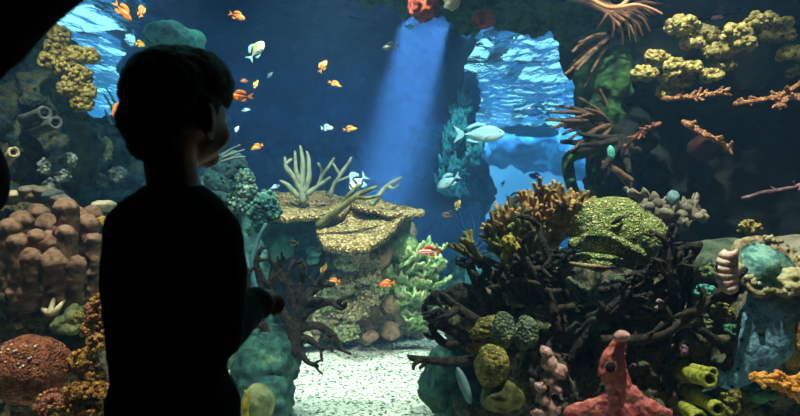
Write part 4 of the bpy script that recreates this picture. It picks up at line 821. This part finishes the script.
coral_paths('sea_fan', 'dark blue branching sea fan standing in the opening', 'coral', [
    ([(470, 262, 5.5), (468, 240, 5.5), (462, 222, 5.5), (458, 210, 5.5)], [4, 3, 2, 1]), ([(468, 244, 5.5), (474, 228, 5.5), (470, 212, 5.5)], [3, 2, 1]), ([(472, 250, 5.5), (482, 234, 5.5), (480, 216, 5.5)], [3, 2, 1]), ([(474, 252, 5.5), (490, 240, 5.5), (497, 226, 5.5)], [3, 2, 1]), ([(462, 224, 5.5), (453, 212, 5.5)], [2, 1]), ([(474, 230, 5.5), (479, 220, 5.5)], [2, 1]), ([(482, 236, 5.5), (489, 222, 5.5)], [2, 1]), ([(466, 236, 5.5), (457, 226, 5.5)], [2, 1]), ([(470, 262, 5.5), (484, 252, 5.5), (500, 250, 5.5)], [3, 2, 1])], fan_blue, ns=6)
rock('mid blue rock shoulder under the sea fan', [(478, 285, 5.8, 34, 32, .3), (450, 300, 5.6, 40, 26, .3)], rock_teal, voxel=.03, disp=((.3, .12), (.08, .06)))
lettuce_coral('ruffled_coral', 'bright aqua ruffled coral low between the dark stems', 'coral', 480, 278, 5.2, 26, 22, lettuce_blue, 91, n=5)
dome('dome_coral', 'big pale green dome coral high behind the child head', 'coral', 172, 42, 6.5, 27, 18, .3, far_green, seed=5, amp=.25, disp=((.3, .12),))
rock('hazy rock shelf carrying the pale green dome coral', [(178, 72, 7.0, 28, 24, .4), (190, 120, 7.4, 34, 70, .5), (165, 150, 7.2, 28, 60, .4)], rock_blue2, voxel=.05, disp=((.4, .2), (.12, .1)))
# ================================================================== FISH
def fmat(name, body, back=None, belly=None, stripes=None, rough=.35):
    """scale skin: back / flank / belly by height and optional vertical bars (object space)"""
    if name in MATS: return MATS[name]
    m = bpy.data.materials.new(name); m.use_nodes = True; nt = m.node_tree; N = nt.nodes; L = nt.links; b = N['Principled BSDF']
    b.inputs['Roughness'].default_value = rough; b.inputs['Specular IOR Level'].default_value = .5
    tc = N.new('ShaderNodeTexCoord'); sx = N.new('ShaderNodeSeparateXYZ'); L.new(tc.outputs['Generated'], sx.inputs[0])
    r = N.new('ShaderNodeValToRGB'); L.new(sx.outputs['Z'], r.inputs[0]); e = r.color_ramp.elements
    e[0].position = .25; e[0].color = (*hexc(belly or body), 1); e[1].position = .75; e[1].color = (*hexc(back or body), 1)
    k = e.new(.5); k.color = (*hexc(body), 1); col = r.outputs['Color']
    if stripes:
        r2 = N.new('ShaderNodeValToRGB'); r2.color_ramp.interpolation = 'CONSTANT'; L.new(sx.outputs[stripes[0]], r2.inputs[0]); e = r2.color_ramp.elements
        ps = stripes[2]; e[0].position = 0; e[0].color = (0, 0, 0, 1); e[1].position = ps[0][0]; e[1].color = (1, 1, 1, 1)
        q = e.new(ps[0][1]); q.color = (0, 0, 0, 1)
        for a_, b_ in ps[1:]:
            q = e.new(a_); q.color = (1, 1, 1, 1); q = e.new(b_); q.color = (0, 0, 0, 1)
        mx = N.new('ShaderNodeMix'); mx.data_type = 'RGBA'; L.new(r2.outputs[0], mx.inputs['Factor']); L.new(col, mx.inputs['A']); mx.inputs['B'].default_value = (*hexc(stripes[1]), 1); col = mx.outputs['Result']
    L.new(col, b.inputs['Base Color']); MATS[name] = m; return m
eye_m = mat('fish_eye', ['050505'], bump=0, rough=.2, spec=.6)
eye_w = mat('eye_ring', ['d8d0a0'], bump=0, rough=.3)
def fish(label, px, py, Y, Lpx, pitch, yaw, skin, fin, tall=.30, wide=.14, fork=.5, group=None, cat='fish', bend=0, name='reef_fish', dorsal=.14, tailw=1.0):
    """pitch: nose angle above horizontal in degrees; yaw 0 = nose to picture right, 180 = left"""
    L = S(Lpx, Y)
    e = empty(name, P(px, py, Y), label, cat, group); e['local'] = 1
    prof = [(-.30, .05), (-.24, .09), (-.15, .28), (-.05, .62), (.08, .92), (.20, 1.0), (.31, .86), (.40, .60), (.465, .32), (.49, .12)]
    V, Fc, n = [], [], 16
    cy = lambda x: bend*L*(x-.1)**2
    for x, q in prof:
        for k in range(n):
            a = 2*PI*k/n; V.append((x*L, cy(x)+math.cos(a)*wide/2*L*q**.9, math.sin(a)*tall/2*L*q))
    for i in range(len(prof)-1):
        for k in range(n): Fc.append((i*n+k, (i+1)*n+k, (i+1)*n+(k+1) % n, i*n+(k+1) % n))
    Fc.append(tuple(range(n))); Fc.append(tuple((len(prof)-1)*n+k for k in range(n))[::-1])
    g = G(); g.add(V, Fc); g.build('body', skin, root=e)
    th = .012*L; h = tall*.48*L*tailw
    tail = lambda u, v: Vector(((-.28-.22*u+(.5-abs(v-.5))*fork*.22*u*1.6)*L, cy(-.28-.22*u), (v-.5)*2*(.03*L+(h-.03*L)*u)))
    G().grid(tail, 7, 13, th).build('tail_fin', fin, root=e)
    H = tall*L/2
    top = lambda u, v: Vector(((-.20+.48*u)*L-v*.06*L, cy(-.2+.48*u), H*math.sin(PI*(.12+.78*u))**.6*.92+v*dorsal*L*math.sin(PI*min(1, .15+.8*(1-u)))**.5))
    G().grid(top, 14, 4, th).build('dorsal_fin', fin, root=e)
    bot = lambda u, v: Vector(((-.20+.24*u)*L-v*.05*L, cy(-.2+.24*u), -H*math.sin(PI*(.14+.4*u))**.7*.9-v*dorsal*.75*L*(1-u*.6)))
    G().grid(bot, 8, 4, th).build('anal_fin', fin, root=e)
    for s in (1, -1):
        pf = lambda u, v, s=s: Vector(((.17-.12*u)*L, s*(wide*.46*L+.07*L*u), (-.03-.06*u+(v-.5)*.08*(.4+u))*L))
        G().grid(pf, 5, 5, th).build('side_fin', fin, root=e)
        ey = G().blob((.40*L, s*wide*.29*L, .04*L), (.026*L, .012*L, .026*L), 2).build('eye', eye_w if Lpx > 18 else eye_m, root=e)
        if Lpx > 18: G().blob((.402*L, s*(wide*.29*L+.006*L), .04*L), (.015*L, .008*L, .015*L), 2).build('pupil', eye_m, root=e).parent = ey
    e.rotation_euler = (Matrix.Rotation(-math.radians(pitch), 4, 'Y') @ Matrix.Rotation(math.radians(yaw), 4, 'Z')).to_euler()
    return e
org = fmat('orange_skin', 'e86a18', 'f08030', 'f8b060'); orf = mat('orange_fin', ['f08a30'], bump=0, rough=.5)
yel = fmat('yellow_skin', 'e0a828', 'c88820', 'f0d070'); yef = mat('yellow_fin', ['e8c040'], bump=0, rough=.5)
wht = fmat('silver_skin', 'c8ecec', '98d0d4', 'ecfaf6'); whf = mat('pale_fin', ['a8dce0'], bump=0, rough=.5)
drk = fmat('dark_skin', '161a24', '101218', '242830'); drf = mat('dark_fin', ['101218'], bump=0, rough=.5)
blu = fmat('blue_skin', '1c4c84', '143a6c', '2c6ca0'); blf = mat('blue_fin', ['1c4c84'], bump=0, rough=.5)
red = fmat('red_white_skin', 'c83a28', 'a82c1c', 'e8c8b0', ('Z', 'f0dcc8', [(.42, .52), (.70, .77)])); rdf = mat('red_fin', ['c83a28'], bump=0, rough=.5)
bfly = fmat('butterfly_skin', 'e8f0d8', 'd8e080', 'f4f8f0', ('X', '9cb03c', [(.55, .62), (.86, .91)]))
ban = fmat('banner_skin', 'e8f4f0', 'd0e8e8', 'f4f8f4', ('X', '18202c', [(.42, .56), (.80, .88)]))
twot = fmat('dark_orange_skin', '20242c', '14181c', 'd87828'); tang = fmat('tang_skin', '2c5c8c', '101824', '5c94bc')
grn = fmat('reddish_orange_skin', 'd84c20', 'e06028', 'f09050')
fish('orange fish diving at the top left, the longer of two', 122, 11, 2.9, 28, -48, 0, org, orf, tall=.26, bend=.3)
fish('orange pink fish pointing down beside the longer diving one', 141, 11, 2.9, 19, -75, 150, org, orf, tall=.3)
fish('small yellow orange fish just over the child hair', 140, 44, 3.2, 12, 10, 60, yel, yef, tall=.5)
fish('orange fish half hidden behind the back of the child head', 119, 108, 3.2, 22, 55, 200, org, orf, tall=.3)
fish('plain orange fish near the top, right of the child head', 237, 16, 3.6, 18, -22, 0, org, orf, tall=.34, group='orange anthias')
fish('white and yellow green butterflyfish swimming up right', 256, 51, 3.4, 24, 52, 0, bfly, whf, tall=.46)
fish('long bright orange fish beside the child ear heading left', 240, 97, 2.6, 28, 3, 180, org, orf, tall=.26)
fish('tiny yellow fish above the long orange one', 256, 84, 4.2, 10, 70, 20, yel, yef)
fish('tiny orange fish left of the tiny yellow one', 244, 81, 4.4, 8, 0, 180, org, orf)
fish('tiny white fish slanting in the open blue', 270, 75, 4.8, 8, 50, 0, wht, whf)
fish('orange fish turning upward in the open blue', 323, 66, 4.0, 15, 62, 10, org, orf, tall=.36, bend=.4)
fish('thin orange yellow fish under the upturned one', 335, 84, 4.2, 15, -22, 0, yel, orf, tall=.2)
fish('small pale blue fish left of the small orange one', 327, 128, 4.6, 13, 2, 0, wht, whf, tall=.34)
fish('small orange fish right of the pale blue one', 350, 129, 4.4, 15, 5, 0, yel, orf, tall=.26)
fish('small orange yellow fish over the bushy coral', 257, 147, 3.6, 14, 22, 180, yel, orf, tall=.28)
fish('little white fish by the child cheek', 237, 129, 4.0, 8, 75, 30, wht, whf)
fish('faint pale fish under the long orange one', 246, 110, 4.4, 9, 10, 0, wht, whf, tall=.2)
fish('dark fish near the top of the light beam', 391, 47, 4.6, 19, 8, 180, drk, drf, tall=.36)
fish('white fish seen head on hanging upright below the arch', 410, 27, 4.8, 20, 82, 60, wht, whf, tall=.34)
fish('large silver fish with blue sheen before the bright opening', 479, 134, 4.8, 52, 1, 0, wht, whf, tall=.33, dorsal=.06, tailw=1.15)
fish('dark blue fish in the opening near the spiky roots', 537, 112, 5.0, 30, -8, 180, blu, blf, tall=.34)
fish('pale aqua fish left of the opening below the silver fish', 449, 181, 5.2, 26, 28, 180, wht, whf, tall=.38)
fish('white black banded bannerfish over the table corals', 358, 182, 4.5, 22, 40, 180, ban, whf, tall=.55, dorsal=.3)
fish('small yellow fish upright in front of the far wall', 458, 205, 4.8, 12, 68, 20, yel, yef, tall=.36)
fish('dark fish with orange underside near the small yellow fish', 449, 215, 4.6, 15, -5, 180, twot, drf, tall=.36)
fish('blue tang with black top just above the fingered coral', 515, 200, 4.2, 20, -5, 0, tang, blf, tall=.6, wide=.12)
fish('hazy blue fish low in the bright opening', 536, 177, 6.5, 16, -18, 180, blu, blf, tall=.36)
fish('tiny dark fish upright in the bright opening', 503, 184, 6.0, 8, 65, 0, drk, drf, tall=.3)
fish('red and white striped fish right of the round green coral', 429, 252, 3.6, 24, 3, 180, red, rdf, tall=.30)
fish('orange red fish in front of the pedestal', 387, 284, 3.9, 17, 12, 180, grn, orf, tall=.34)
fish('orange fish beside the tip of the dark branching coral', 334, 282, 3.6, 14, 10, 180, org, orf, tall=.34)
fish('yellow orange fish swimming upright by the pedestal', 324, 270, 4.2, 14, 70, 0, yel, yef, tall=.3)
fish('red orange fish between the black coral branches', 452, 308, 3.6, 14, 8, 180, grn, yef, tall=.3)
fish('dark fish with yellow tail in the teal cave', 293, 243, 4.3, 12, 5, 180, drk, yef, tall=.3)
fish('tiny pale blue fish left of the antler coral', 275, 187, 4.2, 10, 20, 180, wht, whf, tall=.25)

# ================================================================== PEOPLE
skin_m = mat('skin', ['b88468', 'c49076'], 20, .5, .1, 200, sss=.15)
hair_m = mat('dark_hair', ['1a120c', '2a1e14'], 60, .6, .6, 180, dist=.003, stretch=(1, 1, .3))
shirt_m = mat('black_shirt', ['0b0b0d', '121216'], 30, .9, .3, 300, dist=.002)
pants_m = mat('dark_trousers', ['101218', '171a20'], 30, .9, .3, 300, dist=.002)
sleeve_m = mat('brown_sleeve', ['1c1410', '281c16'], 30, .9, .3, 200, dist=.003)
shoe_m = mat('dark_shoes', ['0c0c0c'], bump=0)
def caps(g, pts, n=14, sm=3): # pts: [(Vector, r)]
    g.tube([p for p, r in pts], [r for p, r in pts], n=n, smooth=sm)
    for p, r in pts: g.blob(p, r, 2)
def smoothmod(it):
    def f(o):
        md = o.modifiers.new('s', 'SMOOTH'); md.iterations = it; md.factor = .5
    return f
def hand(g, wrist, fwd, back, scale, side, curl=1.0):
    """palm and five fingers; fwd along palm, back = back of the hand, side=+1/-1 thumb side"""
    f = Vector(fwd).normalized(); b = Vector(back); b = (b-f*b.dot(f)).normalized(); s = f.cross(b)*side
    M3 = Matrix((s, f, b)).transposed()
    pc = wrist+f*.034*scale
    V, Fc = ico(3); W = [pc+M3 @ Vector((v[0]*.026*scale, v[1]*.036*scale, v[2]*.012*scale)) for v in V]; g.add([w[:] for w in W], Fc)
    for k, (off, L) in enumerate([(.019, .052), (.0065, .058), (-.006, .053), (-.018, .042)]):
        p = wrist+f*(.062-.004*abs(k-1))*scale+s*off*scale; ang = 0; pts = [p-f*.015*scale, p]
        for j, q in enumerate((.45, .32, .23)):
            ang += (.55, .8, .55)[j]*curl*(1+.08*k); p = p+(f*math.cos(ang)-b*math.sin(ang))*L*q*scale; pts.append(p)
        g.tube(pts, [.0075*scale, .0078*scale, .007*scale, .0063*scale, .0052*scale], n=10, smooth=2)
    p = wrist+f*.018*scale+s*.018*scale; pts = [p, p+(s*.6+f*.8)*.018*scale-b*.004*scale, p+(s*.55+f*1.6)*.022*scale-b*.014*scale, p+(s*.2+f*2.3)*.022*scale-b*.026*scale]
    g.tube(pts, [.010*scale, .009*scale, .0078*scale, .006*scale], n=10, smooth=2)

Yb = 1.12
def B(px, py, dy=0): return P(px, py, Yb+dy)
# child -------------------------------------------------------------
yaw = math.radians(32); fw = Vector((math.sin(yaw), math.cos(yaw), 0)); rt = Vector((math.cos(yaw), -math.sin(yaw), 0)); upv = Vector((0, 0, 1))
HC = B(178, 102)   # cranium centre
def H(f, r, u): return HC+fw*f+rt*r+upv*u
RZ = (0, 0, -yaw)
def headblob(g, c, rr, sub=3): g.blob(c, (rr[1], rr[0], rr[2]), sub, rot=RZ)   # rr = front-back, side, up
g = G()
headblob(g, H(-.005, 0, .0), (.094, .078, .090), 4)
headblob(g, H(.035, 0, -.045), (.055, .060, .062), 4)          # face
headblob(g, H(.062, 0, -.092), (.024, .026, .020), 3)         # chin
headblob(g, H(.055, .030, -.055), (.028, .028, .030), 3); headblob(g, H(.055, -.030, -.055), (.028, .028, .030), 3)   # cheeks
g.tube([H(.082, 0, -.030), H(.097, 0, -.052), H(.088, 0, -.060)], [.006, .010, .008], n=10)
g.blob(H(.083, 0, -.078), (.014, .008, .005), 2, rot=RZ)
for s in (1, -1):
    g.blob(H(.074, s*.029, -.030), (.012, .008, .006), 2, rot=RZ)
    ec = H(-.002, s*.076, -.040)   # ear: bowl with rim and lobe
    pts = [ec+fw*(.016*math.cos(a))*1-fw*.004+upv*(.026*math.sin(a))+rt*s*(.010-.006*math.cos(a)) for a in [(-2.0+i*.55) for i in range(8)]]
    g.tube(pts, [.0050]*8, n=8, smooth=2); g.blob(ec+rt*s*.001, (.015, .010, .024), 2, rot=RZ); g.blob(ec+upv*-.025+rt*s*.005+fw*.004, .0065, 2)
neck0 = B(176, 196); caps(g, [(H(-.012, 0, -.060), .050), (H(-.018, 0, -.10), .044), (neck0, .046)])
sy = math.radians(12); shr = Vector((math.cos(sy), -math.sin(sy), 0)); shf = Vector((math.sin(sy), math.cos(sy), 0))
chest = B(173, 262); belly = B(173, 340); hip = Vector((chest.x, Yb, .56)); sh_r, sh_l = B(212, 230), B(132, 228)
RB = (0, 0, -sy)
def torso(g, e=0):
    g.blob(B(173, 252), (.094+e, .070+e, .085+e), 4, rot=RB); g.blob(B(173, 300), (.093+e, .068+e, .10+e), 4, rot=RB); g.blob(B(173, 350), (.092+e, .070+e, .10+e), 4, rot=RB); g.blob(B(174, 395), (.098+e, .075+e, .09+e), 4, rot=RB)
    caps(g, [(sh_l, .036+e), (B(148, 213), .036+e), (B(175, 205), .046+e), (B(200, 213), .036+e), (sh_r, .036+e)])
elr = B(219, 338, -.01); wrr = P(248, 308, 1.25); ell = B(126, 318, -.03); wrl = B(128, 398, .05)
arm_r = [(sh_r+Vector((.008, 0, -.005)), .037), (B(224, 280, -.005), .033), (elr, .030)]; fore_r = [(elr, .030), (elr.lerp(wrr, .45), .029), (wrr, .021)]
arm_l = [(sh_l+Vector((-.004, 0, -.005)), .036), (B(124, 270, -.01), .033), (ell, .030)]; fore_l = [(ell, .029), (ell.lerp(wrl, .4), .027), (wrl, .020)]
torso(g)
for c in (arm_r, fore_r, arm_l, fore_l): caps(g, c)
hand(g, wrr, (.45, .70, .25), (-.1, -.45, .9), 1.12, -1, curl=1.25)
hand(g, wrl, (.05, .15, -1), (-.9, -.3, 0), .95, 1, curl=.5)
legs = []
for s, dy in ((1, .0), (-1, -.02)):
    h = hip+shr*.048*s; k = Vector((h.x+.005*s, h.y+.02+dy, .31)); a = Vector((h.x+.01*s, h.y-.01+dy, .06)); legs.append((h, k, a))
    caps(g, [(h, .066), (h.lerp(k, .5), .058), (k, .044)]); caps(g, [(k, .044), (k.lerp(a, .35)-Vector((0, .012, 0)), .042), (a, .028)])
    g.tube([a+Vector((0, -.02, -.03)), a+shf*.05+Vector((0, 0, -.036)), a+shf*.12+Vector((0, 0, -.042))], [.026, .028, .018], n=12, flat=.8)
child = g.build('person', skin_m, loc=(HC.x, Yb, 0), voxel=.0035, mods=(smoothmod(4),))
tag(child, 'child seen from behind in a black long sleeved shirt, one hand raised before the glass', 'person')
g = G()
headblob(g, H(-.012, 0, .010), (.091, .079, .086), 4); headblob(g, H(-.045, 0, -.035), (.062, .068, .058), 4); headblob(g, H(-.050, 0, -.075), (.040, .048, .036), 3)
headblob(g, H(.020, 0, .030), (.080, .084, .070), 4); headblob(g, H(.004, .060, -.008), (.030, .024, .040), 3); headblob(g, H(.004, -.060, -.008), (.030, .024, .040), 3)
g.build('hair', hair_m, root=child, voxel=.005, disp=((.02, .006), (.006, .0035)))
g = G(); torso(g, .009)
caps(g, [(p, r+.008) for p, r in arm_r]); caps(g, [(fore_r[0][0], .040), (fore_r[1][0], .040), (fore_r[2][0], .037), (fore_r[2][0]+Vector((.012, .014, .006)), .036)])
caps(g, [(p, r+.008) for p, r in arm_l]); caps(g, [(fore_l[0][0], .036), (fore_l[1][0], .034), (fore_l[2][0].lerp(fore_l[0][0], .12), .0275)])
g.lathe([(.052, -.012), (.053, .006), (.050, .012), (.046, .006)], neck0+Vector((0, 0, -.004)), (0, .1, 1), 24)
g.build('shirt', shirt_m, root=child, voxel=.006, disp=((.08, .010),), mods=(smoothmod(2),))
g = G(); g.blob(hip, (.105, .085, .08), 4, rot=RB)
for h, k, a in legs: caps(g, [(h, .074), (h.lerp(k, .5), .067), (k, .054)]); caps(g, [(k, .054), (k.lerp(a, .5), .050), (a+Vector((0, 0, .02)), .044)])
g.build('trousers', pants_m, root=child, voxel=.007)
for h, k, a in legs:
    g = G().tube([a+Vector((0, -.025, -.028)), a+shf*.05+Vector((0, 0, -.030)), a+shf*.13+Vector((0, 0, -.034))], [.034, .034, .026], n=14, flat=.8); g.build('shoe', shoe_m, root=child, voxel=.007)

# adult, mostly outside the frame at the left ---------------------------
g = G(); hx = -.835; ay = 1.0
e0, w0 = P(-118, 92, .74), P(66, -46, .72)
shl = Vector((-.66, .92, 1.38))
g.blob((hx, ay, 1.72), (.078, .098, .115), 4); g.blob((hx+.0, ay+.09, 1.66), (.03, .03, .04), 2); g.tube([(hx, ay+.085, 1.73), (hx, ay+.12, 1.70), (hx, ay+.10, 1.69)], [.008, .014, .01], n=8)
for s in (1, -1): g.blob((hx+s*.08, ay, 1.71), (.012, .02, .034), 2)
caps(g, [(Vector((hx, ay-.01, 1.64)), .058), (Vector((hx, ay-.01, 1.50)), .060)])
def atorso(g, e=0):
    g.blob((hx, ay, 1.33), (.17+e, .11+e, .16+e), 4); g.blob((hx, ay, 1.14), (.15+e, .10+e, .17+e), 4); g.blob((hx, ay, .95), (.20+e, .12+e, .13+e), 4)
    caps(g, [(Vector((hx-.16, ay-.01, 1.40)), .055+e), (Vector((hx, ay, 1.44)), .06+e), (Vector((hx+.15, ay-.02, 1.40)), .055+e)])
atorso(g)
up_r = [(shl, .052), (shl.lerp(e0, .5), .047), (e0, .042)]; fo_r = [(e0, .042), (e0.lerp(w0, .4), .041), (w0, .028)]
up_l = [(Vector((hx-.19, ay, 1.38)), .052), (Vector((hx-.24, ay, 1.22)), .046), (Vector((hx-.25, ay, 1.08)), .042)]; fo_l = [(Vector((hx-.25, ay, 1.08)), .042), (Vector((hx-.24, ay+.06, .96)), .038), (Vector((hx-.22, ay+.10, .84)), .028)]
for c in (up_r, fo_r, up_l, fo_l): caps(g, c)
hand(g, w0, (.75, .1, .65), (-.3, -.8, .4), 1.35, 1, curl=.9); hand(g, fo_l[2][0], (0, .2, -1), (-1, 0, 0), 1.35, 1, curl=.5)
al = []
for s in (1, -1):
    h = Vector((hx+.075*s-.01, ay, .90)); k = Vector((hx+.08*s-.02, ay+.02, .50)); a = Vector((hx+.09*s-.02, ay-.01, .08)); al.append((h, k, a))
    caps(g, [(h, .088), (h.lerp(k, .5), .075), (k, .056)]); caps(g, [(k, .056), (k.lerp(a, .35), .055), (a, .036)]); g.tube([a+Vector((0, -.03, -.045)), a+Vector((0, .08, -.05)), a+Vector((0, .17, -.058))], [.034, .036, .022], n=12)
adult = g.build('person', skin_m, loc=(hx, ay, 0), voxel=.006, mods=(smoothmod(4),))
tag(adult, 'grown person at the left edge lifting a forearm in a dark brown sleeve', 'person')
g = G(); atorso(g, .014)
caps(g, [(p, r+.014) for p, r in up_r]); caps(g, [(fo_r[0][0], .060), (fo_r[1][0], .060), (fo_r[2][0].lerp(fo_r[0][0], .06), .046)]); caps(g, [(p, r+.012) for p, r in up_l]); caps(g, [(fo_l[0][0], .056), (fo_l[1][0], .05), (fo_l[2][0].lerp(fo_l[0][0], .1), .042)])
g.build('jacket', sleeve_m, root=adult, voxel=.009, disp=((.12, .02),))
g = G(); g.blob((hx, ay, .93), (.205, .135, .12), 4)
for h, k, a in al: caps(g, [(h, .10), (h.lerp(k, .5), .088), (k, .068)]); caps(g, [(k, .068), (k.lerp(a, .5), .064), (a+Vector((0, 0, .02)), .056)])
g.build('trousers', pants_m, root=adult, voxel=.01)
g = G()
headblob2 = g.blob((hx, ay-.015, 1.745), (.090, .105, .105), 4); g.build('hair', hair_m, root=adult, disp=((.03, .01),))
for h, k, a in al: G().tube([a+Vector((0, -.04, -.04)), a+Vector((0, .08, -.042)), a+Vector((0, .19, -.048))], [.042, .042, .03], n=14, flat=.85).build('shoe', shoe_m, root=adult)

# ================================================================== LIGHT
def lamp(kind, name, loc, tgt, e, col, size=.1, ang=60, blend=.4):
    l = bpy.data.lights.new(name, kind); l.energy = e; l.color = col
    if kind == 'SPOT': l.spot_size = math.radians(ang); l.spot_blend = blend; l.shadow_soft_size = size
    if kind == 'AREA': l.shape = 'RECTANGLE'; l.size = size[0]; l.size_y = size[1]; l.spread = math.radians(ang)
    o = bpy.data.objects.new(name, l); COL.objects.link(o); o.location = loc
    o.rotation_euler = (Vector(tgt)-Vector(loc)).to_track_quat('-Z', 'Y').to_euler(); return o
for a in LAMPS: lamp(*a)
w = bpy.data.worlds.new('hall'); SC.world = w; w.use_nodes = True; w.node_tree.nodes['Background'].inputs[0].default_value = (.012, .010, .008, 1); w.node_tree.nodes['Background'].inputs[1].default_value = 1

cam = bpy.data.cameras.new('camera'); co = bpy.data.objects.new('camera', cam); COL.objects.link(co)
co.location = (0, 0, CAMZ); co.rotation_euler = (PI/2, 0, 0); cam.lens = 28.8; cam.sensor_width = 36; cam.clip_start = .05
cam.dof.use_dof = True; cam.dof.focus_distance = 3.2; cam.dof.aperture_fstop = 5.0
SC.camera = co
SC.view_settings.view_transform = 'Standard'; SC.view_settings.look = 'None'; SC.view_settings.exposure = EXPO; SC.view_settings.gamma = 1
SC.cycles.volume_bounces = 1; SC.cycles.max_bounces = 8; SC.cycles.diffuse_bounces = 3; SC.cycles.transparent_max_bounces = 8
SC.cycles.use_denoising = True; SC.cycles.caustics_reflective = False; SC.cycles.caustics_refractive = False; SC.cycles.sample_clamp_indirect = 4
